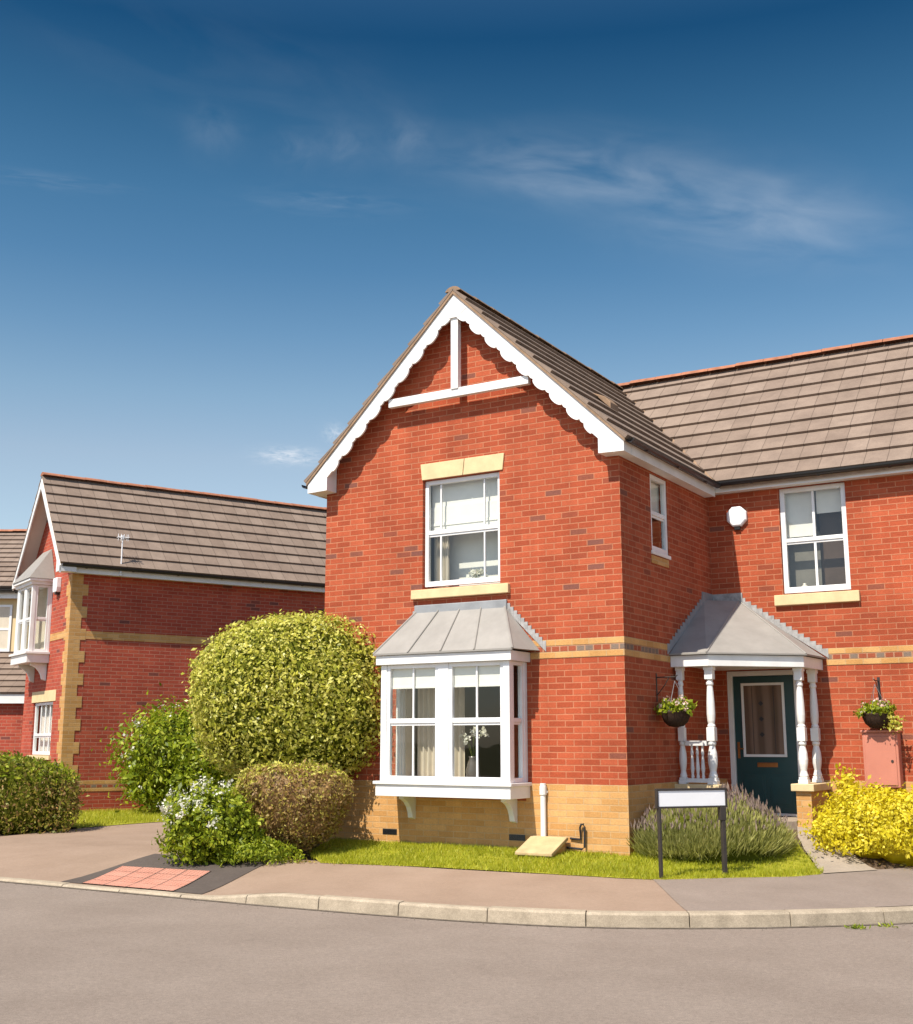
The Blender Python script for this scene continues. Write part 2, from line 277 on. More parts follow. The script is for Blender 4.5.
# ------------------------------------------------------------------ mesh building
def IDENT(u, d, z): return (u, d, z)
class MB:
    def __init__(s, T=None): s.v = []; s.f = []; s.uv = []; s.T = T
    def add(s, pts, faces, uvs=None, T=None):
        T = T or s.T
        b = len(s.v)
        s.v += [tuple(T(*p)) if T else tuple(p) for p in pts]
        for i, f in enumerate(faces):
            s.f.append(tuple(b+k for k in f)); s.uv.append(uvs[i] if uvs else None)
        return s
    def box(s, a, b, T=None):
        (x0, y0, z0), (x1, y1, z1) = a, b
        p = [(x0,y0,z0),(x1,y0,z0),(x1,y1,z0),(x0,y1,z0),(x0,y0,z1),(x1,y0,z1),(x1,y1,z1),(x0,y1,z1)]
        return s.add(p, [(0,3,2,1),(4,5,6,7),(0,1,5,4),(1,2,6,5),(2,3,7,6),(3,0,4,7)], None, T)
    def prism(s, poly, e0, e1, axis='y', T=None):
        """poly in the two remaining axes, extruded along axis from e0 to e1"""
        def mk(p, e):
            if axis == 'y': return (p[0], e, p[1])
            if axis == 'x': return (e, p[0], p[1])
            return (p[0], p[1], e)
        n = len(poly); pts = [mk(p, e0) for p in poly] + [mk(p, e1) for p in poly]
        fs = [tuple(range(n-1, -1, -1)), tuple(range(n, 2*n))] + [(i, (i+1) % n, n+(i+1) % n, n+i) for i in range(n)]
        return s.add(pts, fs, None, T)
    def poly(s, pts, uv=None, T=None): return s.add(pts, [tuple(range(len(pts)))], [uv] if uv else None, T)
    def slab(s, pts, th, nrm):
        """thick polygon in 3D"""
        n = len(pts); nv = Vector(nrm).normalized()*th
        q = [tuple(Vector(p)-nv) for p in pts]
        return s.add(list(pts)+q, [tuple(range(n)), tuple(range(2*n-1, n-1, -1))] + [(i, n+i, n+(i+1) % n, (i+1) % n) for i in range(n)])
    def tube(s, pts, r, seg=8, T=None):
        pts = [Vector(p) for p in pts]; rr = r if isinstance(r, (list, tuple)) else [r]*len(pts)
        vs_, fs = [], []
        for i, p in enumerate(pts):
            d = (pts[min(i+1, len(pts)-1)] - pts[max(i-1, 0)]).normalized()
            a = d.orthogonal().normalized() if abs(d.z) < 0.95 else Vector((1,0,0)); a = (a - d*a.dot(d)).normalized(); b = d.cross(a)
            for k in range(seg):
                an = 2*math.pi*k/seg; vs_.append(tuple(p + (a*math.cos(an)+b*math.sin(an))*rr[i]))
        for i in range(len(pts)-1):
            for k in range(seg): fs.append((i*seg+k, i*seg+(k+1) % seg, (i+1)*seg+(k+1) % seg, (i+1)*seg+k))
        fs.append(tuple(range(seg-1, -1, -1))); fs.append(tuple((len(pts)-1)*seg+k for k in range(seg)))
        return s.add(vs_, fs, None, T)
    def lathe(s, prof, c=(0,0,0), seg=16, T=None, sq=None):
        vs_, fs = [], []
        for (r, z) in prof:
            for k in range(seg):
                an = 2*math.pi*(k+0.5)/seg
                vs_.append((c[0]+r*math.cos(an), c[1]+r*math.sin(an), c[2]+z))
        n = len(prof)
        for i in range(n-1):
            for k in range(seg): fs.append((i*seg+k, i*seg+(k+1) % seg, (i+1)*seg+(k+1) % seg, (i+1)*seg+k))
        fs.append(tuple(range(seg-1, -1, -1))); fs.append(tuple((n-1)*seg+k for k in range(seg)))
        return s.add(vs_, fs, None, T)
    def build(s, name, mat, parent=None, smooth=False, bevel=0.0, loc=None):
        me = bpy.data.meshes.new(name); me.from_pydata(s.v, [], s.f); me.validate(clean_customdata=False)
        bm = bmesh.new(); bm.from_mesh(me); bm.faces.ensure_lookup_table()
        uvl = bm.loops.layers.uv.new('UVMap')
        keep = len(bm.faces) == len(s.f)
        for i, f in enumerate(bm.faces):
            f.normal_update(); n = f.normal; given = s.uv[i] if keep else None
            for j, l in enumerate(f.loops):
                if given: l[uvl].uv = given[j]
                else:
                    c = l.vert.co
                    if abs(n.z) > 0.75: l[uvl].uv = (c.x, c.y)
                    elif abs(n.x) > abs(n.y): l[uvl].uv = (c.y, c.z)
                    else: l[uvl].uv = (c.x, c.z)
            f.smooth = smooth
        bmesh.ops.recalc_face_normals(bm, faces=bm.faces)
        bm.to_mesh(me); bm.free()
        me.materials.append(mat)
        o = bpy.data.objects.new(name, me); COL.objects.link(o)
        if parent: o.parent = parent
        if loc: o.location = loc
        if bevel:
            b = o.modifiers.new('bevel', 'BEVEL'); b.width = bevel; b.segments = 2; b.limit_method = 'ANGLE'; b.angle_limit = R(40)
        return o
def empty(name, label, cat, loc=(0,0,0), rz=0, group=None):
    o = bpy.data.objects.new(name, None); COL.objects.link(o); o.location = loc; o.rotation_euler = (0,0,rz); o.empty_display_size = 0.3
    o['label'] = label; o['category'] = cat
    if group: o['group'] = group
    return o
def tag(o, label=None, cat=None, group=None, kind=None):
    for k, v in (('label', label), ('category', cat), ('group', group), ('kind', kind)):
        if v: o[k] = v
    return o

def tile_slope(mb, P0, S, Tt, poly, gauge, th=0.038):
    """courses of tiles on a convex polygon given in (s, t): s along the eave, t up the slope"""
    P0, S, Tt = Vector(P0), Vector(S).normalized(), Vector(Tt).normalized()
    Nn = S.cross(Tt); Nn = Nn if Nn.z > 0 else -Nn
    tmax = max(p[1] for p in poly)
    def clip(pl, sign, val):
        out = []
        for i in range(len(pl)):
            a, b = pl[i], pl[(i+1) % len(pl)]
            ia, ib = sign*(a[1]-val) >= 0, sign*(b[1]-val) >= 0
            if ia: out.append(a)
            if ia != ib:
                k = (val-a[1])/(b[1]-a[1]); out.append((a[0]+k*(b[0]-a[0]), val))
        return out
    k = 0
    while k*gauge < tmax-1e-4:
        lo, hi = k*gauge, min((k+1)*gauge, tmax)
        pl = clip(clip(list(poly), 1, lo), -1, hi)
        pl = [p for i, p in enumerate(pl) if (abs(p[0]-pl[i-1][0])+abs(p[1]-pl[i-1][1])) > 1e-5]
        if len(pl) >= 3:
            s0, s1 = min(p[0] for p in pl), max(p[0] for p in pl)
            # cut the course into tile-wide strips with a little unevenness
            n = len(pl)
            def P(p, extra=0.0):
                h = th*(1-(p[1]-lo)/gauge)+0.004
                return P0+S*p[0]+Tt*p[1]+Nn*(h+extra)
            top = [tuple(P(p)) for p in pl]; bot = [tuple(P0+S*p[0]+Tt*p[1]-Nn*0.01) for p in pl]
            uv = [(p[0]+(0.15 if k % 2 else 0), k+0.02+0.96*(p[1]-lo)/gauge) for p in pl]
            mb.add(top+bot, [tuple(range(n))] + [(i, n+i, n+(i+1) % n, (i+1) % n) for i in range(n)],
                   [uv]+[[(uv[i][0], uv[i][1]), (uv[i][0], uv[i][1]), (uv[(i+1) % n][0], uv[(i+1) % n][1]), (uv[(i+1) % n][0], uv[(i+1) % n][1])] for i in range(n)])
        k += 1
def ridge_tiles(name, a, b, parent, mat, r=0.115, seg_len=0.45):
    a, b = Vector(a), Vector(b); L = (b-a).length; n = max(1, int(L/seg_len)); d = (b-a).normalized()
    side = d.cross(Vector((0,0,1))).normalized(); mb = MB()
    for i in range(n):
        p0 = a + d*(i*L/n+0.004); p1 = a + d*((i+1)*L/n-0.004); dz = random.uniform(-0.006, 0.006)
        pts = []
        for p, rr in ((p0, r*1.06), (p1, r)):
            for k in range(9):
                an = math.pi*(k/8.0)*0.86 + math.pi*0.07
                pts.append(tuple(p + side*math.cos(an)*rr*1.15 + Vector((0,0,math.sin(an)*rr*0.8-0.035+dz))))
        mb.add(pts, [(k, k+1, 10+k, 9+k) for k in range(8)] + [tuple(range(9)), tuple(range(17, 8, -1))])
    return mb.build(name, mat, parent, smooth=False)

def wall_with_holes(mb, u0, u1, z0, z1, holes, T, reveal=0.12):
    us = sorted({u0, u1, *[h[0] for h in holes], *[h[1] for h in holes]}); zs = sorted({z0, z1, *[h[2] for h in holes], *[h[3] for h in holes]})
    for i in range(len(us)-1):
        for j in range(len(zs)-1):
            cu, cz = (us[i]+us[i+1])/2, (zs[j]+zs[j+1])/2
            if any(h[0] < cu < h[1] and h[2] < cz < h[3] for h in holes): continue
            mb.add([(us[i],0,zs[j]),(us[i+1],0,zs[j]),(us[i+1],0,zs[j+1]),(us[i],0,zs[j+1])], [(0,1,2,3)], None, T)
    for (a, b, c, d) in holes:
        for q in ([(a,0,c),(a,0,d),(a,-reveal,d),(a,-reveal,c)], [(b,0,c),(b,-reveal,c),(b,-reveal,d),(b,0,d)], [(a,0,c),(a,-reveal,c),(b,-reveal,c),(b,0,c)], [(a,0,d),(b,0,d),(b,-reveal,d),(a,-reveal,d)]):
            mb.add(q, [(0,1,2,3)], None, T)

def sash_frame(mb, T, u0, u1, z0, z1, d, vbars, zmid, fw=0.055, bar=0.022, mid=0.055, dep=0.06):
    """outer frame, two sashes split at zmid, vertical bars at the fractions vbars; d = outer face (negative = recessed)"""
    mb.box((u0,d-dep,z0),(u0+fw,d,z1),T); mb.box((u1-fw,d-dep,z0),(u1,d,z1),T)
    mb.box((u0+fw,d-dep,z1-fw),(u1-fw,d,z1),T); mb.box((u0+fw,d-dep,z0),(u1-fw,d,z0+fw*1.25),T)
    if zmid:
        mb.box((u0+fw,d-dep+0.006,zmid-mid/2),(u1-fw,d-0.008,zmid+mid/2),T)
        mb.box((u0+fw,d-dep+0.012,zmid-mid/2-0.03),(u1-fw,d-0.022,zmid-mid/2),T)
    spans = [(z0+fw*1.25, zmid-mid/2-0.03), (zmid+mid/2, z1-fw)] if zmid else [(z0+fw*1.25, z1-fw)]
    for f in vbars:
        uc = u0+fw+(u1-u0-2*fw)*f
        for a, b in spans: mb.box((uc-bar/2,d-dep+0.012,a),(uc+bar/2,d-0.02,b),T)
def pane(T, u0, u1, z0, z1, d, parent):
    return MB().poly([(u0,d,z0),(u1,d,z0),(u1,d,z1),(u0,d,z1)], None, T).build('glass', M['glass'], parent)
def folds(T, u0, u1, z0, z1, d, amp=0.018, n=24, waves=7):
    mb = MB(); pts = []
    for i in range(n+1):
        u = u0+(u1-u0)*i/n; dd = d+amp*math.sin(i/n*waves*2*math.pi)
        pts += [(u, dd, z0), (u, dd, z1)]
    mb.add(pts, [(2*i, 2*i+2, 2*i+3, 2*i+1) for i in range(n)], None, T); return mb

def lead_steps(mb, T, u0, z0, u1, z1, n, w=0.14, th=0.012):
    """stepped flashing climbing a wall from (u0,z0) to (u1,z1)"""
    for i in range(n):
        a, b = i/n, (i+1)/n
        ua, ub = u0+(u1-u0)*a, u0+(u1-u0)*b; za, zb = z0+(z1-z0)*a, z0+(z1-z0)*b
        hi = max(za, zb)
        mb.prism([(ua, za-0.02), (ub, zb-0.02), (ub, hi+w*0.55), (ua, hi+w*0.55)], 0.002+0.003*(i % 2), th+0.003*(i % 2), 'y', T)

# ------------------------------------------------------------------ terrain
KPTS = [(-70,-3.42),(-40,-3.42),(-20,-3.42),(-10,-3.42),(-6.5,-3.42),(-4.8,-3.42),(-3.2,-3.42),(-2.3,-3.41),(-1.2,-3.37),(-0.17,-3.27),(0.83,-3.04),(1.69,-2.60),(2.48,-2.02),(3.31,-1.22),(4.2,-0.2),(5.2,1.15),(6.2,2.9),(7.0,5.2),(7.5,8.5),(7.8,14),(7.9,30),(7.9,70)]
def catmull(P, step=0.2):
    out = []
    for i in range(len(P)-1):
        p0, p1, p2, p3 = (np.array(P[max(i-1,0)]), np.array(P[i]), np.array(P[i+1]), np.array(P[min(i+2,len(P)-1)]))
        n = max(2, int(np.linalg.norm(p2-p1)/step)); n = min(n, 40)
        for k in range(n):
            t = k/n
            out.append(0.5*((2*p1)+(-p0+p2)*t+(2*p0-5*p1+4*p2-p3)*t*t+(-p0+3*p1-3*p2+p3)*t**3))
    out.append(np.array(P[-1])); return np.array(out)
KERB = catmull(KPTS)
_A = KERB[:-1]; _D = KERB[1:]-KERB[:-1]; _L2 = (_D**2).sum(1)
def kerb_dist(x, y):
    """signed distance inside the kerb and x of the nearest kerb point"""
    q = np.array([x, y]); t = np.clip(((q-_A)*_D).sum(1)/_L2, 0, 1); c = _A+_D*t[:,None]; dd = ((q-c)**2).sum(1); i = int(dd.argmin())
    s = _D[i][0]*(y-c[i][1]) - _D[i][1]*(x-c[i][0])
    return math.copysign(math.sqrt(dd[i]), s), c[i][0], i
def sm(a, b, x):
    t = min(1, max(0, (x-a)/(b-a))); return t*t*(3-2*t)
def kerb_top(x): return -0.172 - 0.098*(1-min(1, max(0, (x+3.3)/0.95)))*sm(-9.5, -8.5, x)
def zg(x, y):
    d, kx, _ = kerb_dist(x, y)
    if d < 0: return -0.295
    zk = kerb_top(kx)
    z = zk + (-0.085-zk)*sm(0, 2.3, d)
    z += 0.125*sm(2.2, 3.3, d)*sm(-5.6, -4.4, x) + 0.05*sm(2.2, 6, d)*(1-sm(-5.6, -4.4, x))
    z += 0.22*sm(0.2, 2.1, y)*sm(-0.2, 0.4, x)*(1-sm(3.2,4.5,y))*sm(2.0, 3.0, d)*(1-sm(3.0, 4.0, x))
    return z
def pix_ground(u, v, off=0.0):
    d = pix_dir(u, v); z = -0.1
    for _ in range(70):
        t = (z-CAM.z)/d.z; p = CAM+d*t; z = 0.82*z+0.18*(zg(p.x, p.y)+off)
    return (p.x, p.y)
def sheet(name, poly, mat, off, res=0.3, kind='structure', zf=zg):
    bm = bmesh.new(); f = bm.faces.new([bm.verts.new((x, y, 0)) for x, y in poly])
    bmesh.ops.triangulate(bm, faces=bm.faces[:])
    xs = [p[0] for p in poly]; ys = [p[1] for p in poly]
    for ax, lo, hi in ((0, min(xs), max(xs)), (1, min(ys), max(ys))):
        n = min(160, int((hi-lo)/res))
        for k in range(1, n):
            co = [0,0,0]; no = [0,0,0]; co[ax] = lo+(hi-lo)*k/n; no[ax] = 1
            bmesh.ops.bisect_plane(bm, geom=bm.verts[:]+bm.edges[:]+bm.faces[:], plane_co=co, plane_no=no)
    for v in bm.verts: v.co.z = zf(v.co.x, v.co.y)+off
    bmesh.ops.recalc_face_normals(bm, faces=bm.faces)
    me = bpy.data.meshes.new(name); bm.to_mesh(me); bm.free()
    for p in me.polygons: p.use_smooth = True
    me.materials.append(mat); o = bpy.data.objects.new(name, me); COL.objects.link(o)
    if kind: o['kind'] = kind
    return o
def offset_curve(d, i0=0, i1=None):
    t = np.gradient(KERB, axis=0); t /= np.linalg.norm(t, axis=1)[:,None]; nrm = np.stack([-t[:,1], t[:,0]], 1)
    return (KERB+nrm*d)[i0:i1]
def strip(name, d0, d1, mat, off, x0=-1e9, ymax=1e9, rows=8, i0=0, i1=None):
    a, b = offset_curve(d0), offset_curve(d1); i1 = i1 or len(KERB)
    idx = list(range(i0, i1)); v, f = [], []
    for i in idx:
        for r in range(rows+1):
            p = a[i]+(b[i]-a[i])*r/rows; v.append((p[0], p[1], zg(p[0], p[1])+off))
    for q in range(len(idx)-1):
        for r in range(rows): k = q*(rows+1)+r; f.append((k, k+rows+1, k+rows+2, k+1))
    return tag(MB().add(v, f).build(name, mat, None, smooth=True), kind='structure')

def build_ground():
    MB().poly([(-900,-900,-0.45),(900,-900,-0.45),(900,900,-0.45),(-900,900,-0.45)]).build('ground', M['earth'])['kind'] = 'structure'
    kl = [tuple(p) for p in offset_curve(0.02)]
    MB().poly([(p[0], p[1], -0.295) for p in kl]+[(70,70,-0.295),(70,-40,-0.295),(-70,-40,-0.295)]).build('road', M['road'])['kind'] = 'structure'
    ki = [tuple(p) for p in offset_curve(0.1)]
    inner = [p for p in ki if -30 < p[0] and p[1] < 40]
    sheet('garden_ground', inner+[(7.8,40),(-30,40)], M['soil'], -0.03, 0.45)
    strip('pavement', 0.10, 2.15, M['pave'], 0.0)
    # kerb stones, one after another with open joints
    mb = MB(); seg = np.concatenate([[0], np.cumsum(np.sqrt(((KERB[1:]-KERB[:-1])**2).sum(1)))])
    s = 40.0; inn = offset_curve(0.13)
    def at(arr, q): return np.array([np.interp(q, seg, arr[:,0]), np.interp(q, seg, arr[:,1])])
    i_ref = int(np.argmin(abs(KERB[:,0]-1.69)+abs(KERB[:,1]+2.6))); s = seg[i_ref] % 0.915
    while s < seg[-1]-1:
        o0 = at(KERB, s+0.004)
        if -40 < o0[0] and o0[1] < 40:
            jit = random.uniform(-0.006, 0.006); dz = random.uniform(-.004, .004); bt = 0.02; p = []
            ns = 5
            for k in range(ns):
                q = s+0.004+0.907*k/(ns-1); oo, nn = at(KERB, q), at(inn, q); e = (nn-oo)/np.linalg.norm(nn-oo); oo = oo-e*jit; z = kerb_top(oo[0])+dz
                a_ = oo-e*bt; b_ = oo+e*0.018
                p += [(a_[0],a_[1],-0.40), (oo[0],oo[1],z-0.02), (b_[0],b_[1],z), (nn[0],nn[1],z+0.003), (nn[0],nn[1],-0.40)]
            fs = [(4,3,2,1,0), tuple(5*(ns-1)+i for i in range(5))]
            for k in range(ns-1):
                for i in range(5): j = (i+1) % 5; fs.append((5*k+i, 5*k+5+i, 5*k+5+j, 5*k+j))
            mb.add(p, fs)
        s += 0.915
    mb.build('kerb', M['kerb'], None, bevel=0.005)['kind'] = 'structure'
    strip('gutter_silt', -0.075, -0.015, M['silt'], 0.005, rows=2)
    G = pix_ground
    # driveway between the gardens
    sheet('driveway', [(-9.95,-1.45),(-5.5,-1.6),(-5.7,-0.2),(-6.6,1.8),(-8.6,4.6),(-9.8,3.0),(-10.0,1.0)], M['pave'], -0.004, 0.4)
    # dark asphalt round the red tactile slabs
    dk = [G(52,884), G(155,854), G(200,858), G(268,863), G(192,897)]
    def nudge(p, d=0.135):
        kd, _, _ = kerb_dist(*p); return (p[0], p[1]+max(0, d-kd))
    dk[0] = nudge(dk[0]); dk[-1] = nudge(dk[-1])
    sheet('asphalt_patch', dk, M['pave_dark'], 0.006, 0.3)
    tq = [nudge(G(72,885.5)), G(122,867), G(211,872), nudge(G(168,893))]
    sheet('tactile_paving', tq, M['tactile'], 0.012, 0.3)
    A, B, C_, D_ = [Vector((*p, 0)) for p in tq]
    bl = MB(); jn = MB()
    for i in range(24):
        for j in range(24):
            u, v = (i+0.5)/24, (j+0.5)/24; p = (A*(1-u)+D_*u)*(1-v)+(B*(1-u)+C_*u)*v
            z = zg(p.x, p.y)+0.012
            bl.lathe([(0.016, 0.0), (0.012, 0.005)], (p.x, p.y, z), 6)
    bl.build('tactile_blisters', M['tactile'])['kind'] = 'structure'
    for k in (0, 1/4, 2/4, 3/4, 1):
        for (p, q) in (((A*(1-k)+D_*k), (B*(1-k)+C_*k)), ((A*(1-k)+B*k), (D_*(1-k)+C_*k))):
            d = (q-p).normalized(); sdv = Vector((-d.y, d.x, 0))*0.005
            n = 8; pts = []
            for i in range(n+1):
                w_ = p+(q-p)*i/n; z = zg(w_.x, w_.y)+0.0145
                pts += [tuple((w_-sdv).xy)+(z,), tuple((w_+sdv).xy)+(z,)]
            jn.add(pts, [(2*i, 2*i+1, 2*i+3, 2*i+2) for i in range(n)])
    jn.build('paving_joints', M['pave_dark'])['kind'] = 'structure'
    # greyer resurfaced stretch of pavement on the right
    i0 = int(np.argmin(abs(KERB[:,0]-1.62)+abs(KERB[:,1]+2.65)))
    st = strip('resurfaced_pavement', 0.13, 2.15, M['pave_grey'], 0.005, i0=i0)
    return
build_ground()

# back edge of the pavement / front of the lawn, garden shapes
LAWN = [(-3.35,-1.42),(-1.83,-1.20),(-0.33,-1.14),(0.40,-1.08),(0.80,-0.95),(1.30,-0.48),(1.88,0.03),pix_ground(822,874.5),pix_ground(812,862),pix_ground(802,850),pix_ground(797,842),(1.2,0.95),(0.4,0.7),(0.03,0.45),(0.03,0.02),(-4.2,0.02),(-4.0,-0.8)]
sheet('lawn', LAWN, M['turf'], 0.006, 0.25)
NLAWN = [(-10.0,0.9),(-9.75,2.4),(-8.6,4.6),(-8.0,8.0),(-11.2,9.0),(-13.9,3.1),(-13.0,1.2),(-11.5,0.4)]
sheet('neighbour_lawn', NLAWN, M['turf'], 0.004, 0.4)
PATH = [pix_ground(*q) for q in ((824,874.5),(878,871),(850,852),(830,838),(812,823),(796,823),(798,838),(804,850),(813,862))]
sheet('path', PATH, M['path'], 0.014, 0.12)

def in_poly(x, y, P):
    c = False; j = len(P)-1
    for i in range(len(P)):
        if (P[i][1] > y) != (P[j][1] > y) and x < (P[j][0]-P[i][0])*(y-P[i][1])/(P[j][1]-P[i][1])+P[i][0]: c = not c
        j = i
    return c
def grass(name, poly, n, h=(0.03, 0.075), label=None):
    xs = [p[0] for p in poly]; ys = [p[1] for p in poly]; v, f = [], []
    cnt = 0
    cache = {}
    while cnt < n:
        x, y = random.uniform(min(xs)-.03, max(xs)), random.uniform(min(ys)-.05, max(ys))
        dx = 0.05*noise.noise(Vector((x*3, y*3, 0)))
        if not in_poly(x+dx+random.gauss(0,.025), y+dx+random.gauss(0,.025), poly): continue
        k = (round(x*8), round(y*8)); z = cache.get(k)
        if z is None: z = cache[k] = zg(k[0]/8, k[1]/8)
        z = z
        hh = random.uniform(*h)*(0.8+0.6*noise.noise(Vector((x*2.2, y*2.2, 3)))); a = random.uniform(0, 6.283); w = random.uniform(.003, .006)
        lx, ly = random.gauss(0, .4)*hh, random.gauss(0, .4)*hh
        b = len(v); v += [(x-w*math.cos(a), y-w*math.sin(a), z), (x+w*math.cos(a), y+w*math.sin(a), z), (x+lx, y+ly, z+hh)]; f.append((b, b+1, b+2)); cnt += 1
    me = bpy.data.meshes.new(name); me.from_pydata(v, [], f); me.materials.append(M['grass'])
    o = bpy.data.objects.new(name, me); COL.objects.link(o); tag(o, label, 'grass', kind='stuff'); return o
grass('grass', LAWN, 42000, label='short bright green grass of the front lawn')
grass('grass', NLAWN, 26000, (0.04, 0.10), 'grass of the lawn beside the neighbouring house')

# ------------------------------------------------------------------ the house
D = 3.15; WF = 4.472; ZE = 4.90; XC = -WF/2; ZR = 7.275; YR = 5.24; ZM = 7.30; XE = 4.7; YB = 7.9
T_front = lambda u, d, z: (u, -d, z)
T_side = lambda u, d, z: (d, u, z)
T_wing = lambda u, d, z: (u, D-d, z)
house = empty('brick_house', 'large red brick house with white scalloped gable boards, box bay window and green front door', 'house')
SL = (ZR-ZE)/(WF/2+0.20); SLM = (ZM-4.92)/(YR-(D-0.25))
def zroof(x): return ZR-0.06-abs(x-XC)*SL
# walls
mb = MB()
H_front = [(-2.855,-1.675,3.30,4.765), (-3.10,-1.38,0.84,2.30)]
wall_with_holes(mb, -WF, 0, -0.25, 4.80, H_front, T_front)
zt = zroof(0)
mb.add([(-WF,0,4.80),(0,0,4.80),(0,0,zt),(XC,0,zroof(XC)),(-WF,0,zt)], [(0,1,2,3,4)], None, T_front)
mb.build('wall', M['brick'], house)
mb = MB(); H_side = [(0.96, 1.545, 3.70, 4.725)]
wall_with_holes(mb, 0, D, -0.25, 4.86, H_side, T_side)
mb.build('wall', M['brick'], house)
mb = MB(); H_wing = [(1.015, 1.925, 3.31, 4.80), (0.15, 1.15, 0.12, 2.29)]
wall_with_holes(mb, 0, XE, -0.25, 4.86, H_wing, T_wing)
mb.build('wall', M['brick'], house)
# far walls of the main block
mb = MB()
def zmain(y): return ZM-0.06-abs(y-YR)*SLM
mb.add([(XE,D,-.25),(XE,YB,-.25),(XE,YB,zmain(YB)),(XE,YR,zmain(YR)),(XE,D,zmain(D))], [(0,1,2,3,4)])
mb.add([(XE,YB,-.25),(-WF,YB,-.25),(-WF,YB,4.86),(XE,YB,4.86)], [(0,1,2,3)])
mb.add([(-WF,YB,-.25),(-WF,0,-.25),(-WF,0,4.86),(-WF,D,4.86),(-WF,YR,zmain(YR)),(-WF,YB,zmain(YB))], [(0,1,2,3,4,5)])
mb.build('wall', M['brick'], house)
# buff plinth, slightly proud
mb = MB(); zp = 0.825; o_ = 0.006
mb.box((-WF,0.0005,-.25),(-3.09,o_,zp),T_front) ; mb.box((-3.09,0.0005,-.25),(-1.33,o_,0.62),T_front); mb.box((-1.33,0.0005,-.25),(o_,o_,zp),T_front)
mb.box((0,0.0005,-.25),(D-o_,o_,zp),T_side)
mb.box((o_,0.0005,-.25),(0.10,o_,zp),T_wing); mb.box((1.2,0.0005,-.25),(XE,o_,zp),T_wing)
mb.build('plinth', M['yellow'], house)
# string course: buff, headers, buff
def band(T, a, b):
    MB().box((a,0.0005,2.325),(b,0.007,2.40),T).build('string_course', M['yellow'], house); MB().box((a,0.0005,2.475),(b,0.007,2.55),T).build('string_course', M['yellow'], house); MB().box((a,0.0005,2.402),(b,0.004,2.473),T).build('header_course', M['header'], house)
band(T_front, -WF, -2.95); band(T_front, -1.25, 0.007); band(T_side, 0.0, 1.45); band(T_wing, 1.55, XE)

# roofs
rf = MB()
g = 0.348
ln = math.hypot(WF/2+0.20, ZR-ZE)
y0 = -0.25
yv_e = D-0.25; yv_r = YR-(ZM-ZR)/SLM
# right slope of the gable (local s along +y from y0)
tile_slope(rf, (0.20, y0, ZE), (0,1,0), (-(WF/2+0.20),0,ZR-ZE), [(0,0),(yv_e-y0,0),(yv_r-y0,ln),(0,ln)], g)
tile_slope(rf, (-WF-0.20, y0, ZE), (0,1,0), (WF/2+0.20,0,ZR-ZE), [(0,0),(yv_e-y0,0),(yv_r-y0,ln),(0,ln)], g)
lm = math.hypot(YR-(D-0.25), ZM-4.92)
xr = -WF-0.3
tile_slope(rf, (0, D-0.25, 4.92), (1,0,0), (0,YR-(D-0.25),ZM-4.92), [(0.22,0),(XE+0.25,0),(XE+0.25,lm),(XC-0.05,lm)], g)
tile_slope(rf, (0, D-0.25, 4.92), (1,0,0), (0,YR-(D-0.25),ZM-4.92), [(xr,0),(-WF-0.22,0),(XC+0.05,lm),(xr,lm)], g)
lb = math.hypot(YB+0.25-YR, ZM-(ZM-SLM*(YB+0.25-YR)))
tile_slope(rf, (0, YB+0.25, ZM-SLM*(YB+0.25-YR)), (1,0,0), (0,-(YB+0.25-YR),SLM*(YB+0.25-YR)), [(xr,0),(XE+0.25,0),(XE+0.25,lb),(xr,lb)], g)
roof = rf.build('roof', M['tile'], house)
# deck under the tiles: brown verge edge
dk = MB()
def xr_(dx): return dx
for sgn in (1, -1):
    xe = XC+sgn*(WF/2+0.185)
    dk.prism([(XC, ZR-0.012), (xe, ZE-0.0), (xe, ZE-0.045), (XC, ZR-0.062)] if sgn > 0 else [(XC, ZR-0.013), (XC, ZR-0.063), (xe, ZE-0.046), (xe, ZE-0.001)], y0+0.005, YR if sgn < 0 else 2.6, 'y')
dk.build('verge', M['verge'], roof)
dk = MB()
dk.prism([(D-0.22, 4.93-.03), (YR, ZM-0.02), (YB+0.2, ZM-SLM*(YB+.2-YR)-0.02), (YB+0.2, ZM-SLM*(YB+.2-YR)-0.08), (YR, ZM-0.08), (D-0.22, 4.93-.09)], 0.25, XE+0.22, 'x')
dk.build('verge', M['verge'], roof)
ridge_tiles('ridge_tile', (XC, y0+0.0, ZR-0.005), (XC, yv_r, ZR-0.005), roof, M['verge'], 0.10)
ridge_tiles('ridge_tile', (xr, YR, ZM+0.03), (XE+0.25, YR, ZM+0.03), roof, M['ridge'], 0.125)
# valley lead
vmb = MB()
a = Vector((0.16, D-0.27, 4.925)); b = Vector((XC, yv_r, ZR+0.01)); dv = (b-a).normalized(); sv = dv.cross(Vector((0,0,1))).normalized()
upv = Vector((0,0,0.035))
vmb.add([tuple(a-sv*0.05+upv), tuple(a+sv*0.05+upv), tuple(b+sv*0.05+upv), tuple(b-sv*0.05+upv), tuple(a+upv*0.1), tuple(b+upv*0.1)], [(0,4,5,3),(4,1,2,5)])
vmb.build('valley_lining', M['verge'], roof)
# roof vent tile
vm = MB(); yy = 1.25; xx = -0.72; zc = ZE+(0.20-xx)*SL
vm.prism([(xx-0.14, zc+0.15*SL+0.03), (xx+0.13, zc-0.12*SL+0.03), (xx+0.13, zc-0.12*SL+0.12), (xx+0.05, zc-0.05*SL+0.14)], yy-0.13, yy+0.13, 'y')
vm.build('roof_vent', M['verge'], roof, bevel=0.008)

